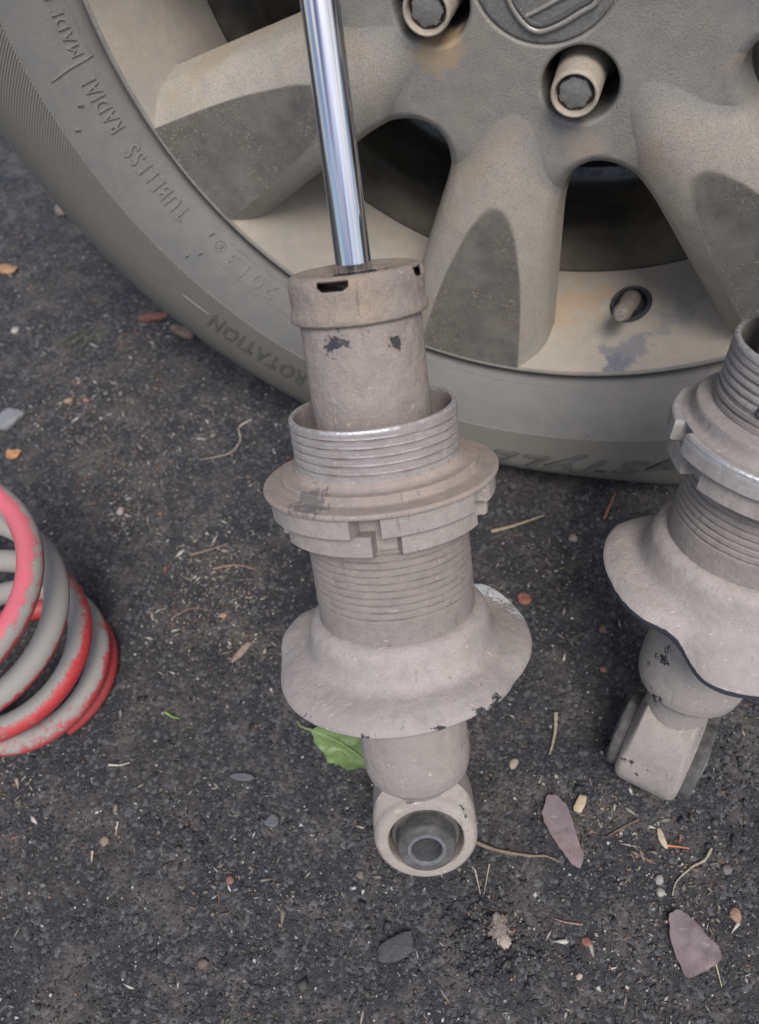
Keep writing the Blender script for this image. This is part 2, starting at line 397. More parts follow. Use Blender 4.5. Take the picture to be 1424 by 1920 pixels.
tyre = link('tyre', tyre_me, TYRE, wheel, HUB)
LETTER = plain_mat('raised_rubber', (0.200, 0.190, 0.172), 0.8, var=0.2, scale=900)
LETTER_DARK = plain_mat('raised_rubber_dark', (0.092, 0.089, 0.082), 0.75, var=0.2, scale=900)

def sidewall_text(s, a0, a1, r0, hgt, raise_=0.0005, shear=0.0, mat=LETTER, offset=0.0, nm='lettering'):
    cu = bpy.data.curves.new(nm, 'FONT'); cu.body = s; cu.size = 1; cu.extrude = 0.5; cu.shear = shear; cu.offset = offset; cu.space_character = 1.18
    cu.resolution_u = 3
    o = bpy.data.objects.new('t', cu); COL.objects.link(o)
    bpy.context.view_layer.update()
    me = bpy.data.meshes.new_from_object(o.evaluated_get(bpy.context.evaluated_depsgraph_get()))
    bpy.data.objects.remove(o); 
    import bmesh
    bm = bmesh.new(); bm.from_mesh(me); bmesh.ops.remove_doubles(bm, verts=bm.verts, dist=0.001)
    bm.to_mesh(me); bm.free(); me.name = nm
    n_ = len(me.vertices); co = np.empty(n_ * 3); me.vertices.foreach_get('co', co); co = co.reshape(-1, 3)
    x0, x1 = co[:, 0].min(), co[:, 0].max(); y1 = co[:, 1].max(); y0 = 0 if shear == 0 else co[:, 1].min()
    th = np.radians(a0 + (a1 - a0) * (co[:, 0] - x0) / (x1 - x0)); r = r0 + hgt * (co[:, 1] - y0) / (y1 - y0)
    off = np.where(co[:, 2] > 0, raise_, -0.0006)
    X, Y, Z = tyre_def(r, th, off)
    me.vertices.foreach_set('co', np.stack([X, Y, Z], -1).astype(np.float32).ravel()); me.update()
    me.materials.clear()
    return link(nm, me, mat, tyre)
sidewall_text('MADE IN T', -169.0, -179.6, 0.2120, 0.0044, 0.0008)
sidewall_text('RADIAL', -159.4, -166.6, 0.2122, 0.0062, 0.0009)
sidewall_text('TUBELESS', -145.8, -157.0, 0.2122, 0.0070, 0.0009)
sidewall_text('2013', -129.4, -137.8, 0.2120, 0.0064, 0.0007)
sidewall_text('ROTATION', -119.4, -134.0, 0.2460, 0.0105, 0.0009, 0.0, LETTER_DARK, 0.02)
sidewall_text('ySTyLE', -66.5, -93.5, 0.2480, 0.0140, 0.0012, 0.45, LETTER_DARK, 0.02)

def side_ribbon(nm, pts, w, raise_, mat=LETTER):
    """thin raised rib along (r, deg) points"""
    P = np.array([(p[0], rad(p[1])) for p in pts]); out = []
    n_ = 40; t = np.linspace(0, 1, n_); tt = np.linspace(0, 1, len(P))
    r = np.interp(t, tt, P[:, 0]); th = np.interp(t, tt, P[:, 1])
    dx = np.gradient(r * np.cos(th)); dz = np.gradient(r * np.sin(th)); L = np.hypot(dx, dz)
    # normal in the (radial, tangential) sense
    dr = np.gradient(r); dt = np.gradient(th) * r; L = np.hypot(dr, dt)
    nr_, nt_ = -dt / L, dr / L
    ring = []
    taper = np.clip(np.minimum(t, 1 - t) * 8, 0.15, 1)
    for k, off in ((-1, -0.0004), (-0.55, raise_), (0.55, raise_), (1, -0.0004)):
        rr = r + nr_ * k * w / 2 * taper; th2 = th + nt_ * k * w / 2 * taper / r
        X, Y, Z = tyre_def(rr, th2, off); ring.append(np.stack([X, Y, Z], -1))
    V = np.stack(ring).reshape(-1, 3)
    return link(nm, mesh_np(nm, V, [grid_faces(4, n_)], True, 40), mat, tyre)
side_ribbon('moulding_rib', [(0.2095, -168.3), (0.2185, -168.1), (0.2290, -167.4)], 0.0011, 0.0007)
side_ribbon('moulding_rib', [(0.2105, -139.0), (0.2100, -133.0), (0.2098, -127.0)], 0.0006, 0.0004)
side_ribbon('moulding_rib', [(0.2200, -138.6), (0.2202, -132.0), (0.2200, -125.0)], 0.0007, 0.0004)
side_ribbon('moulding_rib', [(0.2505, -138.6), (0.2500, -136.5), (0.2495, -134.4)], 0.0012, 0.0008)
side_ribbon('moulding_rib', [(0.2101, -168.3), (0.2101, -175), (0.2101, -182)], 0.0006, 0.0004)
side_ribbon('moulding_rib', [(0.2101, -60), (0.2101, -90), (0.2101, -125)], 0.0006, 0.0003)
side_ribbon('moulding_rib', [(0.2374, -62), (0.2374, -120), (0.2374, -182)], 0.0008, 0.0003)
for rr_, dg in ((0.2215, -163.8), (0.229, -161.5), (0.2275, -141.8), (0.2215, -140.8), (0.2118, -141.5), (0.236, -83), (0.2335, -79)):
    side_ribbon('rubber_whisker', [(rr_, dg), (rr_ + 0.0016, dg - 0.25), (rr_ + 0.0026, dg - 0.2)], 0.0007, 0.0013)
def tyre_disc(nm, r0, dg, rad_o, prof, mat):
    th = rad(dg); X, Y, Z = tyre_def(np.array([r0]), np.array([th]), np.array([0.0]))
    o = lathe(nm, prof, mat, tyre, 32, axis='Y'); o.location = (X[0], Y[0], Z[0])
    dy = float((side_y(r0 + 0.001) - side_y(r0 - 0.001)) / 0.002)
    o.rotation_euler = (Matrix.Rotation(th * -1 + PI / 2 * 0, 3, 'Y') @ Matrix.Rotation(math.atan(dy), 3, 'Z') @ Matrix.Rotation(0, 3, 'Y')).to_euler()
    return o
tyre_disc('date_stud', 0.2140, -139.6, 0.003, [(0.0, -0.0004), (0.0008, -0.0009), (0.0014, -0.0004), (0.0018, 0.0001), (0.0024, 0.0), (0.0028, -0.0005), (0.0034, 0.0004)], LETTER)

# -- rim barrel with lip and floor between the spokes
RIM, n, l, b = new_mat('dusty_alloy'); v = coords(n)
ins = get_attr(n, 'insert'); hubm = get_attr(n, 'hub')
big = noise(n, l, v, 17, 4); mid = noise(n, l, v, 130, 5, 0.6); fine = noise(n, l, v, 1300, 4, 0.65); crumb = noise(n, l, v, 620, 3, 0.6, 1.2)
dust = mix(n, l, ramp(n, l, big, [(0.35, 0), (0.65, 1)]), (0.365, 0.335, 0.292), (0.405, 0.360, 0.300))
dust = mix(n, l, ramp(n, l, mid, [(0.4, 0), (0.75, 0.5)]), dust, (0.26, 0.245, 0.225))
hubc = mix(n, l, ramp(n, l, mid, [(0.35, 0), (0.65, 1)]), (0.225, 0.219, 0.209), (0.280, 0.262, 0.235))
insc = mix(n, l, ramp(n, l, mid, [(0.35, 0), (0.65, 1)]), (0.118, 0.113, 0.105), (0.175, 0.160, 0.138))
c = mix(n, l, hubm, dust, hubc)
ins2 = mth(n, l, 'MULTIPLY', ins, mth(n, l, 'SUBTRACT', 1.0, ramp(n, l, noise(n, l, v, 48, 5, 0.7), [(0.46, 0), (0.66, 0.28)])))
c = mix(n, l, ins2, c, insc)
cm = mth(n, l, 'MULTIPLY', ramp(n, l, crumb, [(0.540, 0), (0.60, 0.95)]), mth(n, l, 'ADD', mth(n, l, 'MULTIPLY', hubm, 0.30), mth(n, l, 'MULTIPLY', ins, 0.9)))
cm = mth(n, l, 'MULTIPLY', cm, ramp(n, l, noise(n, l, v, 34, 4), [(0.44, 0.08), (0.56, 1)]))
c = mix(n, l, cm, c, (0.33, 0.275, 0.215))
c = mix(n, l, mth(n, l, 'MULTIPLY', get_attr(n, 'well_shade'), ramp(n, l, noise(n, l, v, 60, 4), [(0.64, 1), (0.72, 0.4)])), c, (0.014, 0.015, 0.019))  # shade inside the bolt wells painted into the colour, near black
c = mix(n, l, mth(n, l, 'MULTIPLY', ramp(n, l, noise(n, l, v, 24, 4), [(0.54, 0), (0.62, 0.4)]), mth(n, l, 'SUBTRACT', 1.0, mth(n, l, 'MAXIMUM', ins, mth(n, l, 'MULTIPLY', hubm, 0.75)))), c, (0.36, 0.265, 0.165))
c = mix(n, l, ramp(n, l, fine, [(0.38, 0.45), (0.5, 0)]), c, (0.14, 0.13, 0.12))
c, _k = spots(n, l, v, c, [((-0.0412, 0.010, -0.0336), 0.013, (0.40, 0.285, 0.175), 0.8), ((0.0230, 0.008, -0.0700), 0.013, (0.36, 0.29, 0.22), 0.5)], nscale=90, namp=0.5)
l.new(c, b.inputs['Base Color']); b.inputs['Roughness'].default_value = 0.62; b.inputs['Specular IOR Level'].default_value = 0.4
h = mth(n, l, 'ADD', mth(n, l, 'MULTIPLY', cm, 0.35), mth(n, l, 'MULTIPLY', fine, 0.25))
bump(n, l, b, h, 0.0008)

FLOOR, n, l, b = new_mat('dusty_barrel'); v = coords(n)
big = noise(n, l, v, 22, 4); mid = noise(n, l, v, 150, 5, 0.6); fine = noise(n, l, v, 1500, 3)
c = mix(n, l, ramp(n, l, big, [(0.38, 0), (0.62, 1)]), (0.315, 0.285, 0.243), (0.385, 0.332, 0.265))
c = mix(n, l, ramp(n, l, mid, [(0.4, 0.25), (0.55, 0)]), c, (0.25, 0.23, 0.20))
c = mix(n, l, ramp(n, l, fine, [(0.4, 0.3), (0.5, 0)]), c, (0.22, 0.20, 0.175))
c, _k = spots(n, l, v, c, [((0.0546, 0.010, -0.190), 0.013, (0.15, 0.155, 0.18), 0.7), ((0.0500, 0.004, -0.1945), 0.009, (0.12, 0.13, 0.16), 0.8), ((0.0200, 0.040, -0.181), 0.020, (0.40, 0.26, 0.15), 0.45),
                           ((0.078, 0.030, -0.170), 0.012, (0.20, 0.205, 0.215), 0.5), ((-0.155, 0.012, -0.105), 0.018, (0.13, 0.125, 0.12), 0.6)], nscale=75, namp=1.3)
l.new(c, b.inputs['Base Color']); b.inputs['Roughness'].default_value = 0.7
bump(n, l, b, mth(n, l, 'ADD', mid, mth(n, l, 'MULTIPLY', fine, 0.2)), 0.0003)
VALVE_A, VALVE_Y, VALVE_R = rad(-73.2), 0.036, 0.1825
lip = catmull([(0.2010, 0.014), (0.2022, 0.005), (0.2022, 0.0012), (0.2014, -0.0002), (0.2003, -0.0004), (0.1992, 0.0006)], 5)
fl = dense([(0.1992, 0.0006), (0.1965, 0.0060), (0.1905, 0.020), (0.1848, 0.036), (0.1805, 0.050), (0.1775, 0.058)], 0.0012)
rest = catmull([(0.1775, 0.058), (0.175, 0.0615), (0.170, 0.065), (0.164, 0.073), (0.161, 0.082), (0.161, 0.120), (0.172, 0.135), (0.180, 0.15), (0.186, 0.165), (0.193, 0.175), (0.204, 0.178)], 5)[1:]
def vhole(R, S, T):
    dx = R * np.cos(T) - VALVE_R * math.cos(VALVE_A); dz = R * np.sin(T) - VALVE_R * math.sin(VALVE_A)
    return (dx * dx + dz * dz + (S - VALVE_Y) ** 2 < 0.0092 ** 2) & (R < 0.195)
rim = lathe('rim', fl, FLOOR, wheel, 1100, hole=vhole, sharp=50, axis='Y', loc=HUB)
flip(rim.data)
lp = lathe('rim_lip', lip, RIM, rim, 900, sharp=50, axis='Y'); flip(lp.data)
attr(lp.data, 'insert', np.full(len(lp.data.vertices), 0.45)); attr(lp.data, 'hub', np.full(len(lp.data.vertices), 1.0))
BARREL_DARK = plain_mat('dark_barrel', (0.085, 0.074, 0.058), 0.85, var=0.5, scale=40)  # barrel behind the floor edge, in a darker tone than the floor
bw = lathe('barrel_well', rest, BARREL_DARK, rim, 300, sharp=50, axis='Y'); flip(bw.data)


# valve pocket: a dark cup let into the floor, and the stem
pdir = Vector((math.cos(VALVE_A), -0.31 * 0, math.sin(VALVE_A)))
nrm = Vector((-math.cos(VALVE_A) * 0.95, -0.31, -math.sin(VALVE_A) * 0.95)).normalized()     # floor normal, towards the axle
vp = Vector((VALVE_R * math.cos(VALVE_A), VALVE_Y, VALVE_R * math.sin(VALVE_A)))
cup = lathe('valve_pocket', [(0.0112, -0.0012), (0.0100, 0.0008), (0.0088, 0.0), (0.0082, -0.003), (0.0078, -0.007), (0.0, -0.008)], RUBBER_DARK, rim, 40)
cup.data.flip_normals()
cup.location = vp; cup.rotation_euler = nrm.to_track_quat('Z', 'Y').to_euler()
stemdir = Vector((math.cos(VALVE_A) * -0.42, -0.90, math.sin(VALVE_A) * -0.42)).normalized()
vs = lathe('valve_stem', [(0.0052, -0.004), (0.0050, 0.006), (0.0042, 0.012), (0.0040, 0.016), (0.0047, 0.0165), (0.0047, 0.024), (0.0042, 0.0268), (0.003, 0.0284), (0, 0.0288)],
           plain_mat('dusty_valve', (0.20, 0.18, 0.15), 0.8, var=0.35, scale=500), wheel, 28,
           mod=lambda R, S, T: (R + np.where((S > 0.0165) & (S < 0.0255), 0.0002 * np.cos(T * 14), 0), S))
vs.location = Vector(HUB) + vp + nrm * 0.001; vs.rotation_euler = stemdir.to_track_quat('Z', 'Y').to_euler()

# -- face of the wheel: one continuous height function, cut into the hub and seven spokes
SP0 = rad(-98.0); SEC = 2 * PI / 7
_wr = [0.0815, 0.0822, 0.0838, 0.0865, 0.0905, 0.096, 0.103, 0.112, 0.13, 0.16, 0.19, 0.215]
_wa = np.radians([0, 2.6, 5.0, 7.2, 9.0, 10.5, 11.7, 12.6, 13.2, 13.8, 14.2, 14.6])
_side = [(r * math.cos(a), r * math.sin(a)) for r, a in zip(_wr, _wa)]
_ss = catmull(_side, 4)
WPOLY = np.array(_ss + [(x, -y) for x, y in _ss[::-1][:-1]])        # window outline, its axis along +x
def sd_window(px, py):
    d = np.full(px.shape, 1e9); inside = np.zeros(px.shape, bool); n_ = len(WPOLY)
    for i in range(n_):
        ax, ay = WPOLY[i]; bx, by = WPOLY[(i + 1) % n_]; ex, ey = bx - ax, by - ay; L = ex * ex + ey * ey
        if L < 1e-14: continue
        t = np.clip(((px - ax) * ex + (py - ay) * ey) / L, 0, 1)
        d = np.minimum(d, (px - ax - t * ex) ** 2 + (py - ay - t * ey) ** 2)
        if abs(by - ay) > 1e-12:
            c_ = ((ay > py) != (by > py)) & (px < ex * (py - ay) / (by - ay) + ax); inside ^= c_
    return np.where(inside, 1, -1) * np.sqrt(d)                     # positive inside
def tb2(r):  # (half width of the flat facet)^2, negative before it starts
    return np.interp(r, TB[:, 0], TB[:, 1])
TB = np.array(catmull([(0.03, -0.00075), (0.045, -0.00058), (0.058, -0.00043), (0.070, -0.00029), (0.082, -0.000165), (0.092, -0.000075), (0.098, -0.00003), (0.102, 0.0), (0.106, 0.000030), (0.111, 0.000072), (0.120, 0.00015), (0.13, 0.000225), (0.146, 0.00037), (0.17, 0.00056), (0.2, 0.00078)], 8))
RHO = 0.034
LUGS = [rad(a) for a in (-69.2, -159.2, 20.8, 110.8)]
def face(r, th):
    """depth y, and the masks of facet and hub"""
    a = (th - SP0 + SEC / 2) % SEC - SEC / 2            # from the spoke centre
    t = r * a
    facet = 0.0
    tb = tb2(r); e = (t * t - tb) / (2 * RHO)
    crown = facet + np.maximum(e, 0)
    hubp = 0.0062 + 13.0 * np.maximum(r - 0.078, 0) ** 2
    k = 0.0011 * sstep(0.125, 0.085, r) + 0.0003
    y = -k * np.logaddexp(-crown / k, -hubp / k) + k * math.log(2) * np.exp(-np.abs(crown - hubp) / k) * 0.5
    y = np.where(e <= 0, np.minimum(y, 0.0), np.maximum(y, 0.0))
    aw = SEC / 2 - np.abs(a)                            # from the window centre
    g = sd_window(r * np.cos(aw), r * np.sin(aw))
    s = g + 0.0040
    y = y + np.where(s > 0, np.where(s < 0.0045, s * s / 0.009, 0.00225 + (s - 0.0045) * (1 + 3.0 * sstep(0.0045, 0.0075, s))), 0)
    fm = sstep(-0.00003, 0.00003, tb - t * t) * sstep(0.1, 0.1035, r)
    hm = sstep(-0.0042, 0.0006, crown - hubp) * sstep(0.122, 0.09, r); wl_ = np.zeros_like(y)
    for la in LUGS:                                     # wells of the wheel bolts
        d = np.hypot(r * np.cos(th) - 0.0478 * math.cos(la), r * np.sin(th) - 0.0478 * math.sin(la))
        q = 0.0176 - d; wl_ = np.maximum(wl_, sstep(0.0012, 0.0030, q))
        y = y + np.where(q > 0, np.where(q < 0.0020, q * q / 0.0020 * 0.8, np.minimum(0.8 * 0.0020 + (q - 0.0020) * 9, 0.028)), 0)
    y = y + 0.0016 * np.exp(-((r - 0.0294) / 0.0006) ** 2) + np.where(r < 0.0288, 0.0012, 0)
    return y, fm, hm, wl_
def face_part(nm, r, th, parent, mat, rot=0.0, lim=0.026, keep=False):
    Rg, Tg = np.meshgrid(r, th, indexing='ij'); y, fm, hm, wm = face(Rg, Tg)
    e = 2e-4
    fr = (face(Rg + e, Tg)[0] - face(Rg - e, Tg)[0]) / (2 * e); ft = (face(Rg, Tg + e / Rg)[0] - face(Rg, Tg - e / Rg)[0]) / (2 * e)
    if not keep: y = np.minimum(y, lim + 0.0001)
    V = np.stack([Rg * np.cos(Tg), y, Rg * np.sin(Tg)], -1).reshape(-1, 3)
    N = np.stack([fr * np.cos(Tg) - ft * np.sin(Tg), -np.ones_like(fr), fr * np.sin(Tg) + ft * np.cos(Tg)], -1).reshape(-1, 3)
    N /= np.linalg.norm(N, axis=1)[:, None]
    ymax = np.minimum(np.minimum(y[:-1, :-1], y[1:, :-1]), np.minimum(y[:-1, 1:], y[1:, 1:]))
    me = mesh_np(nm, V, [grid_faces(len(r), len(th), mask=(ymax < lim))[:, ::-1]], True)
    me.normals_split_custom_set_from_vertices(N.tolist())
    attr(me, 'insert', fm); attr(me, 'hub', hm); attr(me, 'well_shade', wm)
    return me
hub_me = face_part('hub_face', np.concatenate([[0.0004], np.arange(0.002, 0.0272, 0.0025), np.arange(0.0272, 0.0785, 0.0005)]), np.linspace(-PI, PI, 721), None, RIM, lim=0.06)
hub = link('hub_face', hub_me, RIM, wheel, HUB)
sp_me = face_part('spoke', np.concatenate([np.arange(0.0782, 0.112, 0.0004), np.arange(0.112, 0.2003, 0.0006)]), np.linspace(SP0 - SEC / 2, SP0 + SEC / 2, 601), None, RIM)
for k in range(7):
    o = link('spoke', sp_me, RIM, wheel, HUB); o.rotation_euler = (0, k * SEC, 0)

# -- centre cap with its emblem
CAPM = plain_mat('dusty_cap', (0.17, 0.165, 0.155), 0.55, var=0.25, scale=700, bumpd=0.00006)
cap = lathe('centre_cap', catmull([(0.0288, 0.0095), (0.0286, 0.0070), (0.0280, 0.0064), (0.024, 0.0062), (0.012, 0.0060), (0.0, 0.0059)], 4), CAPM, wheel, 96, axis='Y', loc=HUB)
def tube_path(nm, pts, r, mat, parent, nseg=10, closed=False, rf=None, sharp=None):
    P = np.array(pts, float); n_ = len(P)
    Tn = np.gradient(P, axis=0)
    if closed: Tn = np.roll(P, -1, 0) - np.roll(P, 1, 0)
    Tn /= np.linalg.norm(Tn, axis=1)[:, None]
    up = np.array([0, 1.0, 0]) if abs(Tn[0][1]) < 0.8 else np.array([0, 0, 1.0])
    U = np.cross(Tn, up); U /= np.maximum(np.linalg.norm(U, axis=1)[:, None], 1e-9); W = np.cross(U, Tn)
    a = np.arange(nseg) / nseg * 2 * PI
    rr = np.full(n_, r) if rf is None else np.asarray(rf)
    V = P[:, None] + (U[:, None] * np.cos(a)[None, :, None] + W[:, None] * np.sin(a)[None, :, None]) * rr[:, None, None]
    F = [grid_faces(n_, nseg, closed_v=True, closed_u=closed)]
    if not closed:
        F.append(np.arange(nseg)[::-1][None]); F.append((np.arange(nseg) + (n_ - 1) * nseg)[None])
    me = mesh_np(nm, V.reshape(-1, 3), [f for f in F], True, sharp or 60)
    return link(nm, me, mat, parent)
EMB = plain_mat('emblem_metal', (0.30, 0.28, 0.25), 0.4, 0.3, var=0.2, scale=900, bumpd=0.00003)
EM = plain_mat('emblem_groove', (0.085, 0.083, 0.08), 0.6, var=0.2, scale=900, bumpd=0.00003)
def on_cap(px): # pixel of the photographed emblem, already converted to metres on the cap: (right, up)
    return [(x * 0.985, 0.0058, z * 0.985) for x, z in px]
loop = catmull([(-0.0165, 0.0040), (-0.0150, -0.0080), (-0.0128, -0.0144), (-0.0100, -0.0185), (-0.0072, -0.0215), (-0.0042, -0.0236), (-0.0006, -0.0243), (0.0038, -0.0229), (0.0087, -0.0204), (0.0145, -0.0164), (0.0200, -0.0125), (0.0225, -0.0040), (0.0205, 0.0080), (0.0120, 0.0190), (0.0, 0.0220), (-0.0110, 0.0170), (-0.0165, 0.0040)], 6)
em = tube_path('emblem', on_cap(loop), 0.0012, EMB, cap, 12)
tube_path('emblem', [(x * 0.90, 0.0060, z * 0.90 + 0.0002) for x, z in loop], 0.0012, EM, cap, 10)
bar = catmull([(-0.0091, -0.0162), (-0.0082, -0.0180), (-0.0070, -0.0190), (-0.0019, -0.0165), (0.0031, -0.0137), (0.0110, -0.0092)], 6)
tube_path('emblem', on_cap(bar), 0.0009, EMB, cap, 10)

# -- wheel bolts with covers
BOLTC = plain_mat('dusty_bolt_cover', (0.36, 0.315, 0.255), 0.7, var=0.15, scale=600, bumpd=0.00008)
BOLTH = plain_mat('dusty_bolt_head', (0.20, 0.195, 0.185), 0.55, 0.2, var=0.2, scale=600, bumpd=0.00006)
for k, la in enumerate(LUGS):
    p = (0.0474 * math.cos(la - 0.02), -0.0012, 0.285 + 0.0474 * math.sin(la - 0.02))
    if k == 0:
        bo = lathe('wheel_bolt', catmull([(0.0112, 0.036), (0.0106, 0.024), (0.0101, 0.012), (0.0099, 0.0026), (0.0096, 0.0006), (0.0089, 0.0000), (0.0082, 0.0004), (0.0079, 0.0020), (0.0078, 0.007)], 4)
                   + [(0.0078, 0.0071), (0.0, 0.0072)], BOLTC, wheel, 64, axis='Y', loc=p)
        hd = lathe('bolt_head', [(0.0064, 0.0072), (0.0063, 0.0030), (0.0060, 0.0020), (0.0054, 0.0016), (0, 0.0015)], BOLTH, bo, 90, axis='Y',
                   mod=lambda R, S, T: (np.where(R > 0.0058, R * (1 + 0.09 * (np.cos(T * 7) > 0.3)), R), S))
    else:
        b2 = bo.copy(); COL.objects.link(b2); b2.location = p
        h2 = hd.copy(); COL.objects.link(h2); h2.parent = b2

# -- brake drum and inner wheel parts seen through the windows
DRUM = plain_mat('rusty_drum', (0.15, 0.118, 0.080), 0.85, var=0.5, scale=60)
lathe('brake_drum', catmull([(0.0, 0.045), (0.06, 0.045), (0.098, 0.047), (0.106, 0.052), (0.107, 0.075), (0.112, 0.078), (0.112, 0.088), (0.124, 0.092), (0.126, 0.10), (0.126, 0.115)], 3), DRUM, wheel, 120, axis='Y', loc=HUB)
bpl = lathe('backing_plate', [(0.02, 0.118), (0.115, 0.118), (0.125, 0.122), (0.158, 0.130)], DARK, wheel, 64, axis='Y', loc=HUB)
# wheel arch behind, part of the car that stays out of the picture
arch = empty('wheel_arch', (0, 0.24, 0.285)); tag(arch, 'dark wheel arch liner behind the alloy wheel', 'wheel arch')
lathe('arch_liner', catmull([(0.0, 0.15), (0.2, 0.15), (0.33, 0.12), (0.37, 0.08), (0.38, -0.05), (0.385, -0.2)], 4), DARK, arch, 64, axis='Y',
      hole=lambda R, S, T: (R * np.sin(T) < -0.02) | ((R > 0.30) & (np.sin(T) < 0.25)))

# ------------------------------------------------------------------ coilover dampers
SIDEWAYS = Vector((0.953, 0.2913, -0.0829)).normalized()            # each damper's local X leans this way
S1_POS, S1_DIR = Vector((0.0108, -0.2401, 0.0141)), Vector((-0.2006, 0.4839, 0.8518)).normalized()
S2_POS, S2_DIR = Vector((0.1060, -0.1687, 0.0225)), Vector((0.068, 0.337, 0.939)).normalized()
def place(o, pos, d, k=1.0):
    X = (SIDEWAYS - d * SIDEWAYS.dot(d)).normalized(); Y = d.cross(X)
    o.matrix_world = Matrix(((X.x, Y.x, d.x, pos.x), (X.y, Y.y, d.y, pos.y), (X.z, Y.z, d.z, pos.z), (0, 0, 0, 1))) @ Matrix.Scale(k, 4)
def ptab(tab):
    a = np.array(sorted(tab)); A = np.radians(np.concatenate([a[:, 0] - 360, a[:, 0], a[:, 0] + 360]))
    R = np.tile(a[:, 1], 3) / 1000; S = np.tile(a[:, 2], 3) / 1000
    def f(T):
        def sm(Q): return (np.interp(T - 0.05, A, Q) + np.interp(T, A, Q) * 2 + np.interp(T + 0.05, A, Q)) / 4
        return sm(R), sm(S)
    return f

def threaded(nm, r0, s0, s1, pitch, amp, mat, parent, plain_lo=0.0, plain_hi=0.0, inner=0.0026, seed=3, lip=0.0008, gw=0.13, ridge=0.15):
    out = dense([(r0 - lip * 0.6, s1), (r0, s1 - lip), (r0, s0)], 0.0003)
    inn = dense([(r0 - inner, s0), (r0 - inner, s1 - 0.001), (r0 - inner + 0.0005, s1)], 0.004)
    prof = out + inn[:]
    def mod(R, S, T):
        isout = R > r0 - inner * 0.45
        ph = (S + pitch * T / (2 * PI)) / pitch
        fr = ph - np.floor(ph)
        groove = np.exp(-((fr - 0.5) / gw) ** 2) - ridge * np.exp(-((fr - 0.68) / 0.12) ** 2)
        fill = np.clip(0.75 + 0.55 * fbm(np.cos(T) * 3.5, np.sin(T) * 3.5, S * 120, 3, seed), 0.25, 1.0)
        w = sstep(s0 + plain_lo, s0 + plain_lo + 0.001, S) * sstep(s1 - plain_hi, s1 - plain_hi - 0.001, S)
        R2 = R - np.where(isout, groove * amp * fill * w, 0)
        R2 = R2 + np.where(isout, 0.00010 * fbm(np.cos(T) * 9, np.sin(T) * 9, S * 350, 3, seed + 4), 0)
        return R2, S
    o = lathe(nm, prof, mat, parent, 240, mod=mod, sharp=60, closed=True)
    Tt = np.arange(240) / 240 * 2 * PI - PI; pa = np.array(prof); S_ = np.repeat(pa[:, 1:], 240, 1); R_2 = np.repeat(pa[:, :1], 240, 1)
    f2 = (S_ + pitch * Tt[None] / (2 * PI)) / pitch; f2 = f2 - np.floor(f2)
    wv = np.maximum(np.exp(-((f2 - 0.78) / 0.14) ** 2) * 0.8, sstep(s1 - 0.0016, s1 - 0.0006, S_)) * (R_2 > r0 - inner * 0.9)
    attr(o.data, 'worn', wv)
    flip(o.data); return o

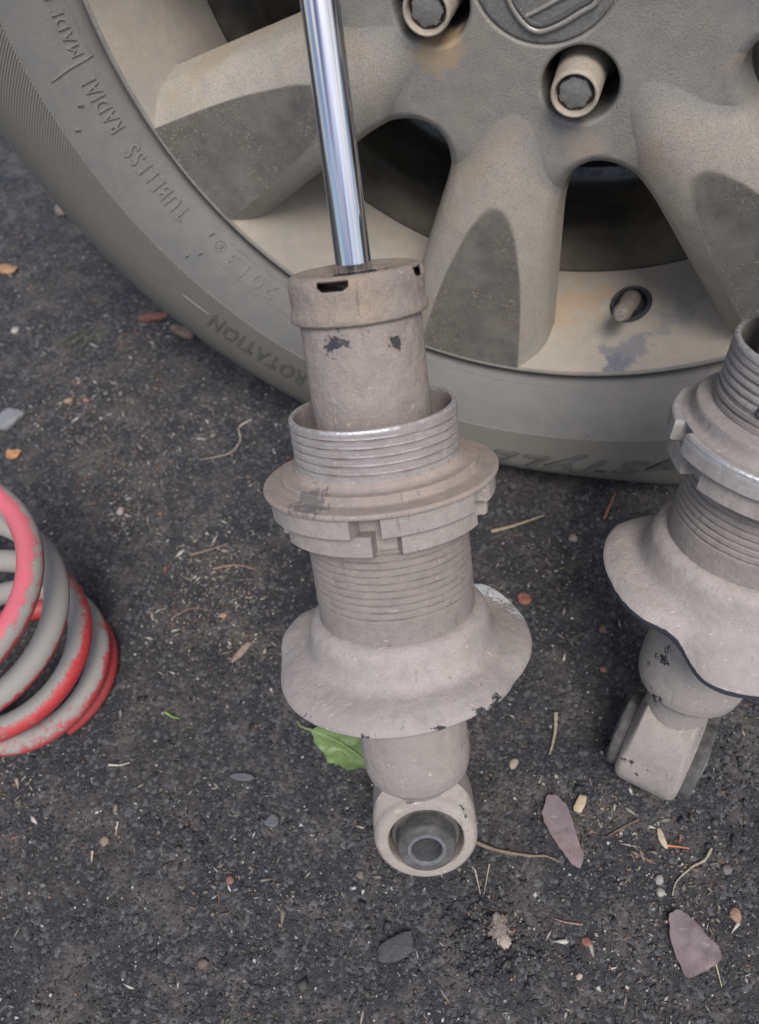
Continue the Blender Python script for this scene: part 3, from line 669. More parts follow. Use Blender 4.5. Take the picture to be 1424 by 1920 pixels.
def damper(name, label, perch_tab, style, turn, bore=0.0):
    root = empty(name); tag(root, label, 'shock absorber', 'coilover dampers taken off the car')
    # eye: barrel with its axis along local Y (style 1) or local X (style 2)
    RB, HB = 0.0226, 0.0145
    cz = 0.0150 if style == 1 else 0.0
    RI = 0.0160 if style == 1 else 0.0185
    half = catmull([(RB, HB - 0.0042), (0.0222, HB - 0.0022), (0.0210, HB - 0.0006), (0.0198, HB), (RI + 0.0010, HB + 0.0002), (RI + 0.0003, HB - 0.0005), (RI, HB - 0.0022), (RI - 0.0002, HB - 0.0075)], 4)
    bar_p = [(r_, -s_) for r_, s_ in half[::-1]] + dense([(RB, -HB + 0.0045), (RB, HB - 0.0045)], 0.002) + half
    def emod(R, S, T):   # the barrel carries a saddle that rises to the tube
        w = (sstep(HB - 0.0022, HB - 0.0062, np.abs(S)) if style == 1 else sstep(HB + 0.0002, HB - 0.0035, np.abs(S))) * (R > 0.0195)
        sq = ((np.abs(np.cos(T)) / 0.0226) ** 2.5 + (np.maximum(np.sin(T), 0) / 0.0290) ** 2.5 + 1e-9) ** (-1 / 2.5)
        sq = np.where(np.sin(T) > 0.0, np.maximum(sq, R), R)
        return R + (sq - R) * w, S
    eye = lathe('eye', bar_p + [(RI - 0.0003, 0.0)], MUD_EYE1 if style == 1 else MUD_EYE, root, 160, axis='Y', mod=emod, rough=0.00012, closed=True)
    co = np.empty(len(eye.data.vertices) * 3); eye.data.vertices.foreach_get('co', co); co = co.reshape(-1, 3)
    attr(eye.data, 'edge', sstep(0.009, 0.0135, np.abs(co[:, 1])) * sstep(0.0195, 0.0215, np.hypot(co[:, 0], co[:, 2])))
    eye.location = (0, 0, cz); eye.rotation_euler = (0, 0, 0 if style == 1 else bore)
    bush_half = [(0.0160, 0.0050), (0.0152, 0.0060), (0.0149, 0.0098), (0.0144, 0.0108), (0.0134, 0.0110), (0.0128, 0.0120), (0.0126, 0.0160), (0.0124, 0.0186), (0.0118, 0.0198), (0.0104, 0.0203), (0.0086, 0.0201)] if style == 1 else \
        [(0.0186, 0.0085), (0.0182, 0.0150), (0.0184, 0.0180), (0.0180, 0.0196), (0.0170, 0.0202), (0.0150, 0.0203), (0.0120, 0.0204), (0.0084, 0.0206)]
    bush = [(r, -s) for r, s in bush_half[::-1]] + bush_half
    eb = 0.0014 if style == 1 else 0.002
    bu = lathe('bushing', catmull(bush, 4), RUBBER, eye, 72, axis='Y', rough=0.0001)
    sl = lathe('sleeve', [(0.0086, -0.0186 - eb), (0.0082, -0.0192 - eb), (0.0070, -0.0192 - eb), (0.0065, -0.0186 - eb), (0.0065, 0.0186 + eb), (0.0070, 0.0192 + eb), (0.0082, 0.0192 + eb), (0.0086, 0.0186 + eb)], SLEEVE, eye, 48, axis='Y', closed=True)
    lathe('sleeve_core', [(0.0068, 0.004), (0.0, 0.004)], RUBBER_DARK, eye, 24, axis='Y')
    # neck tube
    nk = catmull([(0.0135, 0.0345 if style == 1 else 0.024), (0.0150, 0.0370 if style == 1 else 0.034), (0.0168, 0.0395), (0.0196, 0.0418), (0.0216, 0.0440), (0.0223, 0.0465), (0.0229, 0.0495), (0.0231, 0.056), (0.0228, 0.064), (0.0221, 0.074), (0.0217, 0.085), (0.0216, 0.112)], 6)
    def nmod(R, S, T):   # blend onto the barrel below
        w = sstep(0.043, 0.024, S)
        c = np.abs(np.cos(T)) if style == 1 else np.abs(np.sin(T))
        return R + w * (0.0058 * c - 0.0032 * (1 - c)), S
    neck = lathe('lower_tube', nk, MUD_EYE if style == 2 else MUD, root, 140, rough=0.00012, seed=5)
    # spring perch
    f = ptab(perch_tab); NOM, NS = 0.052, 0.098
    top = catmull([(0.0305, 0.1226), (0.0325, 0.1222), (0.0344, 0.1208), (0.0358, 0.1182), (0.0364, 0.1144), (0.0370, 0.1104), (0.0381, 0.1076), (0.0402, 0.1058), (0.0435, 0.1045), (0.0468, 0.1030), (0.0498, 0.1008), (0.0514, 0.0992), (0.0520, 0.0980)], 6)
    bot = [(0.0521, 0.0970), (0.0514, 0.0962), (0.0500, 0.0968), (0.0480, 0.0985), (0.0440, 0.1012), (0.0400, 0.1026), (0.0370, 0.1050), (0.0352, 0.1100), (0.0345, 0.1160), (0.0320, 0.1185), (0.0300, 0.1190)]
    def pmod(R, S, T):
        rr, ss = f(T); u = np.clip((R - 0.0372) / (NOM - 0.0372), 0, 1.05)
        return R + u * (rr - NOM), S + u ** 1.3 * (ss - NS)
    pe = lathe('spring_perch', top + bot, MUD_PERCH if style == 1 else MUD_PERCH2, root, 300, mod=pmod, rough=0.00014, closed=True, seed=8)
    pp = np.array(top + bot); ee = np.zeros(len(pp)); nt_ = len(top)
    ee[:nt_] = sstep(0.0508, 0.0519, pp[:nt_, 0]) if style == 1 else sstep(0.0515, 0.0521, pp[:nt_, 0]); ee[nt_:] = 1.0 if style == 1 else np.where(pp[nt_:, 0] > 0.0505, 0.9, 0.25)
    attr(pe.data, 'edge', np.repeat(ee, 300)); flip(pe.data)
    # threaded lower sleeve
    threaded('threaded_sleeve', 0.0310, 0.1185, 0.186, 0.0029, 0.0015, MUD_TUBE, root, plain_lo=0.0125, inner=0.004)
    # collar rings
    SLOT = [-98, -33, 44, 117, -170]
    def ring(nm, ro, ri, s0, s1, cents, half, depth, mat, chamf=0.0006):
        prof = dense([(ri, s0), (ro - chamf, s0), (ro, s0 + chamf), (ro, s1 - chamf), (ro - chamf, s1), (ri, s1)], 0.0011)
        def mod(R, S, T):
            g = np.zeros_like(T)
            for c0 in cents:
                d = np.abs((np.degrees(T) - c0 - turn + 180) % 360 - 180)
                g = np.maximum(g, sstep(half + 0.5, half - 0.5, d))
            R2 = np.where(R > ro - depth, R - (R - (ro - depth)) * g, R)
            return R2, S
        o = lathe(nm, prof, mat, root, 540, mod=mod, rough=0.00007, sharp=30, closed=True, seed=int(s0 * 9000))
        pa = np.array(prof); attr(o.data, 'worn', np.repeat(sstep(ro - 0.0022, ro - 0.0005, pa[:, 0]) * sstep(s1 - 0.0030, s1 - 0.0010, pa[:, 1]), 540)); flip(o.data); return o
    if style == 1:
        ring('collar_ring', 0.0405, 0.0313, 0.1775, 0.1698, [], 5, 0.004, MUD_TUBE) if False else None
        ring('collar_ring', 0.0424, 0.0313, 0.1699, 0.1776, SLOT, 6.6, 0.0084, MUD)
        ring('collar_ring', 0.0391, 0.0313, 0.1618, 0.1696, [c_ + 9 for c_ in SLOT], 7.0, 0.0066, MUD)
        dp = catmull([(0.0438, 0.1779), (0.0441, 0.1784), (0.0441, 0.1794), (0.0438, 0.1798)], 3) + dense([(0.0436, 0.1799), (0.0383, 0.1802)], 0.001) + \
            [(0.0376, 0.1803), (0.0371, 0.1806), (0.0369, 0.1812), (0.0368, 0.1830), (0.0364, 0.1834), (0.0354, 0.1835), (0.0340, 0.1835)] + catmull([(0.0330, 0.1838), (0.0320, 0.1846), (0.0312, 0.1860), (0.0303, 0.1866)], 3) + [(0.0303, 0.1783)]
        dk = lathe('spring_seat_disc', dp, mud_mat('disc_mud', (0.325, 0.272, 0.242), (0.36, 0.292, 0.250), chip=(0.10, 0.10, 0.11), chip_at=0.70, chip_scale=45, glint=0.62, bumpd=0.0006, stain=[((-0.0245, -0.0300, 0.1806), 0.008, (0.13, 0.125, 0.125), 0.8)]), root, 200, rough=0.00008, closed=True); flip(dk.data)
        threaded('threaded_adjuster', 0.0308, 0.1830, 0.2046, 0.0031, 0.0014, MUD_THREAD, root, plain_lo=0.002, plain_hi=0.0022, inner=0.0022, seed=31, lip=0.0007, gw=0.15)
    else:
        ring('collar_ring', 0.0428, 0.0313, 0.1640, 0.1722, SLOT, 6.0, 0.0062, MUD_ALU)
        ring('collar_ring', 0.0402, 0.0313, 0.1556, 0.1637, [c_ + 14 for c_ in SLOT], 6.5, 0.0058, MUD)
        dp = catmull([(0.0395, 0.1723), (0.0385, 0.1728), (0.0372, 0.1735), (0.0366, 0.1752), (0.0362, 0.1785), (0.0345, 0.1792), (0.0325, 0.1796), (0.0303, 0.1800)], 4) + [(0.0303, 0.1723)]
        dk = lathe('spring_seat_disc', dp, MUD, root, 200, rough=0.00005, closed=True); flip(dk.data)
        threaded('threaded_adjuster', 0.0306, 0.1765, 0.2036, 0.0031, 0.0017, MUD_THREAD, root, plain_lo=0.002, plain_hi=0.0022, inner=0.0022, seed=31, gw=0.2, ridge=0.25)
        gsc = lathe('grub_screw', [(0.0022, 0.0), (0.0021, 0.0006), (0.0014, 0.0007), (0.0011, 0.0002), (0.0011, -0.0015), (0.0, -0.0016)], RUBBER_DARK, root, 24)
        a_ = rad(-143)
        gsc.location = (0.0306 * math.cos(a_), 0.0306 * math.sin(a_), 0.1875)
        gsc.rotation_euler = Vector((math.cos(a_), math.sin(a_), 0)).to_track_quat('Z', 'Y').to_euler()
    # body
    bd = lathe('damper_body', dense([(0.0214, 0.118), (0.0214, 0.2388)], 0.0011), mud_mat('body_mud', (0.305, 0.262, 0.240), (0.33, 0.285, 0.262), chip=(0.07, 0.07, 0.075), chip_at=0.675, chip_scale=130, bumpd=0.0016, stain=[((-0.0097, -0.0191, 0.2315), 0.0030, (0.035, 0.042, 0.06), 0.95), ((-0.0060, -0.0205, 0.2325), 0.0022, (0.05, 0.055, 0.07), 0.9), ((0.0113, -0.0182, 0.2300), 0.0022, (0.05, 0.05, 0.055), 1.0)]), root, 180, rough=0.00025, seed=12); 
    flip(bd.data) if False else None
    # cap with its slots
    cpp = dense([(0.0218, 0.2375), (0.0234, 0.2378)], 0.0006) + catmull([(0.0240, 0.2384), (0.0241, 0.2400), (0.0236, 0.2418), (0.0234, 0.2440), (0.0235, 0.2470), (0.0236, 0.2490)], 5) + \
        catmull([(0.0236, 0.2495), (0.0234, 0.2515), (0.0226, 0.2530), (0.0212, 0.2537), (0.0196, 0.2534), (0.0178, 0.2527), (0.0150, 0.2521), (0.0130, 0.2523), (0.0119, 0.2522), (0.0114, 0.2514), (0.0113, 0.2495)], 8)[1:]
    def slot(R, S, T):
        g = np.zeros(T.shape, bool)
        for c0 in (-108, -17, 73, 163):
            d = np.abs((np.degrees(T) - c0 + 180) % 360 - 180)
            g |= (d < 14.5) & (S > 0.2492 + 0.0016 * (d / 14.5) ** 4) & (S < 0.2529) & (R > 0.0212)
        return g
    cpp = dense(cpp, 0.0004)
    cp = lathe('top_cap', cpp, MUD_CAP, root, 480, hole=slot, rough=0.00034, sharp=70, seed=17)
    so = cp.modifiers.new('thick', 'SOLIDIFY'); so.thickness = 0.0013; so.offset = -1
    lathe('seal_seat', [(0.0213, 0.2370), (0.0205, 0.2375), (0.0072, 0.2375), (0.0058, 0.2380)], RUBBER_DARK, root, 64)
    lathe('rod_collar', catmull([(0.0060, 0.2450), (0.0066, 0.2480), (0.0068, 0.2492), (0.0066, 0.2502), (0.00612, 0.2510)], 4), SLEEVE, root, 72,
          mod=lambda R, S, T: (R, S + 0.0005 * np.cos(T * 7)))
    lathe('wiper_seal', catmull([(0.0060, 0.2500), (0.0078, 0.2506), (0.0081, 0.2512), (0.0074, 0.2520), (0.0064, 0.2522)], 3), RUBBER_DARK, root, 64, mod=lambda R, S, T: (R, S + 0.0004 * np.cos(T * 5 + 1)))
    # rod
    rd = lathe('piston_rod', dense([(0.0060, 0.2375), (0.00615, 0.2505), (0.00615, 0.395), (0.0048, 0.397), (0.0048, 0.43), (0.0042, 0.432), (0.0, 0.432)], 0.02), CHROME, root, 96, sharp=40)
    return root

d1 = damper('shock_absorber', 'muddy coilover damper with chrome rod standing in the middle, its eye bore facing the camera',
            [(-180, 51.0, 97.6), (-160, 51.0, 97.4), (-135, 51.6, 98.2), (-105, 52.6, 98.6), (-84, 52.3, 99.2), (-60, 51.5, 99.9), (-46, 50.2, 98.6), (-30, 47.8, 97.6), (-10, 51.0, 98.6), (5, 53.0, 99.8),
             (25, 55.2, 101.5), (38, 56.5, 104.2), (48, 57.0, 105.5), (60, 52.0, 104.2), (100, 51, 102), (125, 55.0, 102.8), (142, 57.5, 103.5), (158, 56.0, 102.0), (172, 51.8, 99.0)], 1, 0)
place(d1, S1_POS, S1_DIR, 1.021)
BORE2 = 1.0221                                                       # how far the eye of the second damper is turned
d2 = damper('shock_absorber', 'muddy coilover damper at the right with wavy perch and its eye seen from the side',
            [(-180, 50.5, 100.5), (-160, 50.2, 100.2), (-150, 49.6, 100.5), (-143, 46.6, 100.0), (-136, 44.2, 98.5), (-130, 43.5, 95.0), (-124, 45, 91.2), (-117, 48.5, 89.0), (-108, 50.5, 88.5), (-97, 51, 89.0), (-70, 51, 91.0), (-40, 51, 96),
             (0, 51, 99), (60, 50, 97), (100, 48.5, 96.0), (120, 51, 98), (140, 52.0, 100.5), (160, 51.5, 101)], 2, -6, BORE2)
place(d2, S2_POS, S2_DIR)

# ------------------------------------------------------------------ red coil spring
SPRINGM, n, l, b = new_mat('worn_red_paint'); v = coords(n)
w = get_attr(n, 'wear'); pk = get_attr(n, 'pink')
sp_n = noise(n, l, v, 170, 8, 0.8, 0.2); sp_m = noise(n, l, v, 26, 4); fine = noise(n, l, v, 1500, 3)
fac = mth(n, l, 'ADD', w, mth(n, l, 'ADD', mth(n, l, 'MULTIPLY', mth(n, l, 'SUBTRACT', sp_n, 0.5), 1.3), mth(n, l, 'MULTIPLY', mth(n, l, 'SUBTRACT', sp_m, 0.5), 0.7)))
mask = ramp(n, l, fac, [(0.40, 0), (0.46, 0.25), (0.53, 0.8), (0.64, 1)])
dustc = mix(n, l, fine, (0.235, 0.225, 0.21), (0.335, 0.315, 0.295))
redc = mix(n, l, ramp(n, l, noise(n, l, v, 300, 4), [(0.4, 0), (0.6, 1)]), (0.46, 0.014, 0.014), (0.38, 0.022, 0.028))
redc = mix(n, l, pk, redc, (0.60, 0.115, 0.155))
redc = mix(n, l, ramp(n, l, fine, [(0.48, 0), (0.62, 0.35)]), redc, (0.40, 0.16, 0.15))
redc = mix(n, l, ramp(n, l, sp_m, [(0.47, 0.0), (0.62, 0.3)]), redc, (0.34, 0.12, 0.12))
c = mix(n, l, mask, dustc, redc); l.new(c, b.inputs['Base Color'])
l.new(ramp(n, l, mask, [(0, 0.85), (1, 0.42)]), b.inputs['Roughness'])
bump(n, l, b, mth(n, l, 'ADD', mth(n, l, 'MULTIPLY', mask, -0.35), mth(n, l, 'MULTIPLY', fine, 0.3)), 0.0003)
WR = 0.0061
TH0 = -15.0
# turns u measured from the bottom visible coil at -15 degrees
U = np.array([-1.15, -1.0, -0.6, 0.0, 1.0, 2.0, 3.0, 3.9, 4.6])
Zu = np.array([0.0064, 0.0064, 0.0070, 0.0160, 0.040, 0.075, 0.106, 0.128, 0.133])
Ru = np.array([0.0388, 0.0390, 0.0412, 0.0440, 0.0452, 0.0525, 0.0600, 0.0620, 0.0600])
CX = np.array([-0.2225, -0.2225, -0.2235, -0.2265, -0.2285, -0.233, -0.239, -0.242, -0.243])
CY = np.array([-0.2090, -0.2090, -0.2095, -0.2110, -0.2128, -0.217, -0.222, -0.224, -0.225])
u = np.linspace(-1.06, 3.52, 800)
def sm(Q):
    return sum(np.interp(u + d, U, Q) for d in (-0.2, -0.1, 0, 0.1, 0.2)) / 5
th = np.radians(TH0) + u * 2 * PI
zz = np.maximum(sm(Zu), 0.0064); rr = sm(Ru)
P = np.stack([sm(CX) + rr * np.cos(th), sm(CY) + rr * np.sin(th), zz], 1)
spr = empty('coil_spring', (-0.23, -0.212, 0.0)); tag(spr, 'red coil spring coated in grey dust, lying upright at the left edge', 'spring')
P2 = P - np.array([-0.23, -0.212, 0.0])
Tn = np.gradient(P2, axis=0); Tn /= np.linalg.norm(Tn, axis=1)[:, None]
O = np.stack([np.cos(th), np.sin(th), 0 * th], 1); O -= Tn * (O * Tn).sum(1)[:, None]; O /= np.linalg.norm(O, axis=1)[:, None]
B = np.cross(Tn, O); B *= np.sign(B[:, 2:3])
NS_ = 28; a = np.arange(NS_) / NS_ * 2 * PI
flatz = np.clip((u - 3.6) / 0.5, 0, 1)
Vs = P2[:, None] + WR * (O[:, None] * np.cos(a)[None, :, None] + B[:, None] * np.sin(a)[None, :, None])
A2, U2 = np.meshgrid(a, u)
ph = (A2 + PI) % (2 * PI) - PI
thd = (np.degrees(U2 * 2 * PI) + TH0 + 180) % 360 - 180
wear = 0.30 + 0.42 * np.exp(-((ph + 0.35) / 0.42) ** 2) * (0.75 + 0.25 * np.cos(np.radians(thd + 25)))
wear += 0.45 * np.exp(-((U2 + 0.75) / 0.42) ** 2)                        # bottom coils are cleaner
wear += 0.34 * np.exp(-((U2 - 1.02) / 0.22) ** 2) * np.exp(-((ph - 0.55) / 0.7) ** 2)
wear += 0.30 * np.exp(-((ph + 0.05) / 0.8) ** 2) * np.exp(-((thd - 8) / 42) ** 2) * sstep(1.7, 1.2, U2)
top = sstep(2.92, 3.02, U2)
wear = wear + top * 0.55 * np.exp(-((ph - 1.75) / 0.75) ** 2)
pink = np.clip(top * np.exp(-((ph - 1.5) / 1.2) ** 2) + 0.12, 0, 1)
me = mesh_np('coil', Vs.reshape(-1, 3), [grid_faces(len(u), NS_, closed_v=True), np.arange(NS_)[::-1][None], (np.arange(NS_) + (len(u) - 1) * NS_)[None]], True, 50)
attr(me, 'wear', wear); attr(me, 'pink', pink)
link('coil', me, SPRINGM, spr)

# ------------------------------------------------------------------ loose grit
OCT = np.array([(1, 0, 0), (-1, 0, 0), (0, 1, 0), (0, -1, 0), (0, 0, 1), (0, 0, -1)], float)
OF = np.array([(0, 2, 4), (2, 1, 4), (1, 3, 4), (3, 0, 4), (2, 0, 5), (1, 2, 5), (3, 1, 5), (0, 3, 5)])
def ico(sub=1):
    t = (1 + 5 ** 0.5) / 2
    v_ = [(-1, t, 0), (1, t, 0), (-1, -t, 0), (1, -t, 0), (0, -1, t), (0, 1, t), (0, -1, -t), (0, 1, -t), (t, 0, -1), (t, 0, 1), (-t, 0, -1), (-t, 0, 1)]
    f_ = [(0, 11, 5), (0, 5, 1), (0, 1, 7), (0, 7, 10), (0, 10, 11), (1, 5, 9), (5, 11, 4), (11, 10, 2), (10, 7, 6), (7, 1, 8), (3, 9, 4), (3, 4, 2), (3, 2, 6), (3, 6, 8), (3, 8, 9), (4, 9, 5), (2, 4, 11), (6, 2, 10), (8, 6, 7), (9, 8, 1)]
    v_ = [np.array(x) / np.linalg.norm(x) for x in v_]
    for _ in range(sub):
        nf, cache = [], {}
        def midp(i, j):
            k = (min(i, j), max(i, j))
            if k not in cache:
                m_ = v_[i] + v_[j]; v_.append(m_ / np.linalg.norm(m_)); cache[k] = len(v_) - 1
            return cache[k]
        for a_, b_, c_ in f_:
            ab, bc, ca = midp(a_, b_), midp(b_, c_), midp(c_, a_)
            nf += [(a_, ab, ca), (b_, bc, ab), (c_, ca, bc), (ab, bc, ca)]
        f_ = nf
    return np.array(v_), np.array(f_)
IV, IF = ico(0)
def visible_xy(n_, power=1.0):
    """random spots on the ground, denser towards the camera"""
    x = rng.uniform(-0.62, 0.34, n_ * 3); y = rng.uniform(-0.37, 0.5, n_ * 3)
    k = np.exp(-power * np.hypot(x - 0.05, y + 0.3) / 0.35); keep = rng.uniform(0, 1, n_ * 3) < np.clip(k * 1.5, 0.06, 1)
    inside = ((y > -0.01) & (y < 0.17) & (np.abs(x) < 0.06))
    keep &= ~inside
    return x[keep][:n_], y[keep][:n_]
def scatter(nm, n_, base_v, base_f, size, flatf, mat, label, shade_p, power=1.0, sink=0.2, elong=1.0, clump=0.0):
    x, y = visible_xy(n_, power)
    if clump:
        m_ = vnoise(x * 24, y * 24, None, 77) + rng.uniform(-0.16, 0.16, len(x)) > clump; x, y = x[m_], y[m_]
    n_ = len(x); s = np.exp(rng.normal(np.log(size), 0.42, n_)).clip(size * 0.4, size * 2.6)
    sh = rng.uniform(0.65, 1.35, (n_, 1, 3)) * np.array([elong, 1, flatf])
    J = base_v[None] * (1 + rng.uniform(-0.42, 0.42, (n_, len(base_v), 1))) * sh * s[:, None, None]
    a_ = rng.uniform(0, 2 * PI, n_); ti = rng.normal(0, 0.25, n_)
    ca, sa, ct, st_ = np.cos(a_)[:, None], np.sin(a_)[:, None], np.cos(ti)[:, None], np.sin(ti)[:, None]
    X, Y, Z = J[..., 0], J[..., 1], J[..., 2]
    X, Z = X * ct - Z * st_, X * st_ + Z * ct
    X, Y = X * ca - Y * sa, X * sa + Y * ca
    h = ground_h(x, y)
    V = np.stack([X + x[:, None], Y + y[:, None], Z + (h + s * flatf * (1 - sink * 2) * 0.6)[:, None]], -1).reshape(-1, 3)
    F = (base_f[None] + (np.arange(n_) * len(base_v))[:, None, None]).reshape(-1, 3)
    me = mesh_np(nm, V, [F], False)
    attr(me, 'shade', np.repeat(shade_p(n_), len(base_v)))
    return tag(link(nm, me, mat), label, kind='stuff')
def grit_mat(name, stops, rough=0.75):
    m, n, l, b = new_mat(name); s = get_attr(n, 'shade')
    r = n.new('ShaderNodeValToRGB'); r.color_ramp.interpolation = 'CONSTANT'; e = r.color_ramp.elements
    while len(e) < len(stops): e.new(0.5)
    for k, (p, c_) in enumerate(stops): e[k].position = p; e[k].color = (*c_, 1)
    l.new(s, r.inputs['Fac']); f_ = noise(n, l, coords(n), 1400, 3)
    l.new(mix(n, l, ramp(n, l, f_, [(0.35, 0.35), (0.6, 0)]), r.outputs['Color'], (0.03, 0.03, 0.032)), b.inputs['Base Color'])
    b.inputs['Roughness'].default_value = rough
    return m
GRIT = grit_mat('dark_grit', [(0, (0.022, 0.023, 0.028)), (0.3, (0.036, 0.037, 0.043)), (0.55, (0.052, 0.051, 0.057)), (0.74, (0.072, 0.067, 0.064)), (0.86, (0.09, 0.09, 0.10)), (0.93, (0.16, 0.15, 0.145)), (0.972, (0.44, 0.42, 0.41))])
CRUMB = grit_mat('crumbs', [(0, (0.20, 0.17, 0.14)), (0.3, (0.34, 0.30, 0.26)), (0.55, (0.14, 0.11, 0.085)), (0.75, (0.26, 0.13, 0.08)), (0.85, (0.5, 0.47, 0.43)), (0.95, (0.10, 0.12, 0.05))])
uni = lambda n_: rng.uniform(0, 1, n_)
scatter('fine_grit', 90000, OCT, OF, 0.00050, 0.6, GRIT, 'fine dark grit lying all over the asphalt', uni, 1.15)
scatter('gravel', 2600, OCT, OF, 0.0010, 0.45, GRIT, 'small loose dark stones scattered over the asphalt', lambda n_: rng.uniform(0, 0.94, n_), 1.0, 0.3)
scatter('light_crumbs', 5200, OCT, OF, 0.00062, 0.6, CRUMB, 'pale and rusty crumbs scattered over the asphalt', uni, 0.35)
scatter('straw_bits', 9000, OCT, OF, 0.00031, 0.5, CRUMB, 'short dry straw fibres strewn over the dirt', uni, 0.15, 0.0, 7.0, 0.54)

# drifts of pale dry litter, and dark chips round the pale clump
def drift(nm, spots_, base, size, flatf, elong, mat, label, lo, hi):
    xs_, ys_ = [], []
    for cx, cy, rad_, n_ in spots_:
        xs_.append(rng.normal(cx, rad_, n_)); ys_.append(rng.normal(cy, rad_ * 0.8, n_))
    x = np.concatenate(xs_); y = np.concatenate(ys_); n_ = len(x); V0, F0 = base
    s_ = np.exp(rng.normal(np.log(size), 0.5, n_)).clip(size * 0.4, size * 2.2)
    J = V0[None] * (1 + rng.uniform(-0.45, 0.45, (n_, len(V0), 1))) * (rng.uniform(0.6, 1.4, (n_, 1, 3)) * np.array([elong, 1, flatf])) * s_[:, None, None]
    a_ = rng.uniform(0, 2 * PI, n_); ti = rng.normal(0, 0.3, n_)
    ca, sa, ct, st_ = np.cos(a_)[:, None], np.sin(a_)[:, None], np.cos(ti)[:, None], np.sin(ti)[:, None]
    X, Y, Z = J[..., 0], J[..., 1], J[..., 2]; X, Z = X * ct - Z * st_, X * st_ + Z * ct; X, Y = X * ca - Y * sa, X * sa + Y * ca
    V = np.stack([X + x[:, None], Y + y[:, None], Z + (ground_h(x, y) + s_ * flatf * 0.6 + 0.0003)[:, None]], -1).reshape(-1, 3)
    me = mesh_np(nm, V, [(F0[None] + (np.arange(n_) * len(V0))[:, None, None]).reshape(-1, 3)], False)
    attr(me, 'shade', np.repeat(rng.uniform(lo, hi, n_), len(V0))); return tag(link(nm, me, mat), label, kind='stuff')
SPL = [(-0.250, -0.060, 0.018, 90), (-0.228, -0.092, 0.010, 60), (-0.310, -0.004, 0.020, 110), (-0.295, -0.040, 0.020, 90), (-0.160, -0.110, 0.014, 90), (-0.140, -0.135, 0.014, 90), (-0.350, 0.030, 0.025, 90),
       (-0.290, 0.070, 0.020, 80), (-0.210, -0.020, 0.022, 70), (-0.120, -0.160, 0.010, 50), (-0.165, -0.160, 0.010, 40), (0.115, -0.215, 0.014, 60), (0.085, -0.200, 0.010, 40), (0.130, -0.232, 0.012, 40),
       (0.040, -0.070, 0.014, 40), (-0.060, -0.280, 0.014, 30), (-0.200, -0.270, 0.020, 50), (0.100, -0.262, 0.020, 50), (0.048, -0.263, 0.005, 40), (-0.400, 0.120, 0.030, 80), (-0.060, -0.170, 0.010, 30)]
drift('dry_litter', SPL, (OCT, OF), 0.00042, 0.35, 4.2, CRUMB, 'drifts of pale dry chaff and straw crumbs on the asphalt', 0.0, 0.95)
drift('pale_sand', [(a_, b_, c_ * 1.3, d_ * 3) for a_, b_, c_, d_ in SPL], (OCT, OF), 0.00042, 0.7, 1.0, CRUMB, 'pale sand grains gathered in patches on the asphalt', 0.0, 1.0)
drift('dark_chips', [(0.040, -0.262, 0.009, 110), (0.052, -0.275, 0.008, 80), (-0.105, -0.264, 0.010, 50), (0.150, -0.175, 0.022, 110), (-0.002, -0.276, 0.006, 20)], (OCT, OF), 0.0009, 0.6, 1.1, GRIT, 'loose bluish asphalt chips around the pale clump and beside the right damper', 0.0, 0.9)

# ------------------------------------------------------------------ single things lying on the ground
def pebble(nm, x, y, size, col, label, cat='pebble', group=None, fl=0.6, jit=0.18, sub=1, rot=0.0, long=1.0, rough=0.8):
    bv, bf = ico(sub); r_ = np.random.default_rng(int(abs(x * 9e4 + y * 7e5)) % 99991)
    nn = 1 + jit * np.array([fbm(p[0] * 1.3 + x * 90, p[1] * 1.3 + y * 90, p[2] * 1.3, 2, 4) for p in bv]) * 2.4 + r_.uniform(-jit * 0.8, jit * 0.8, len(bv))
    size = size * 0.76; g_ = sum(col) / 3; col = tuple((c_ * 0.72 + g_ * 0.28) * 0.85 for c_ in col)
    V = bv * nn[:, None] * np.array([long, 1, fl]) * size
    me = mesh_np(nm, V, [bf], False)
    o = link(nm, me, plain_mat(nm + '_stone', col, rough, var=0.3, scale=700, bumpd=0.0003))
    o.location = (x, y, gh(x, y) + size * fl * 0.45); o.rotation_euler = (0, 0, rot)
    return tag(o, label, cat, group)
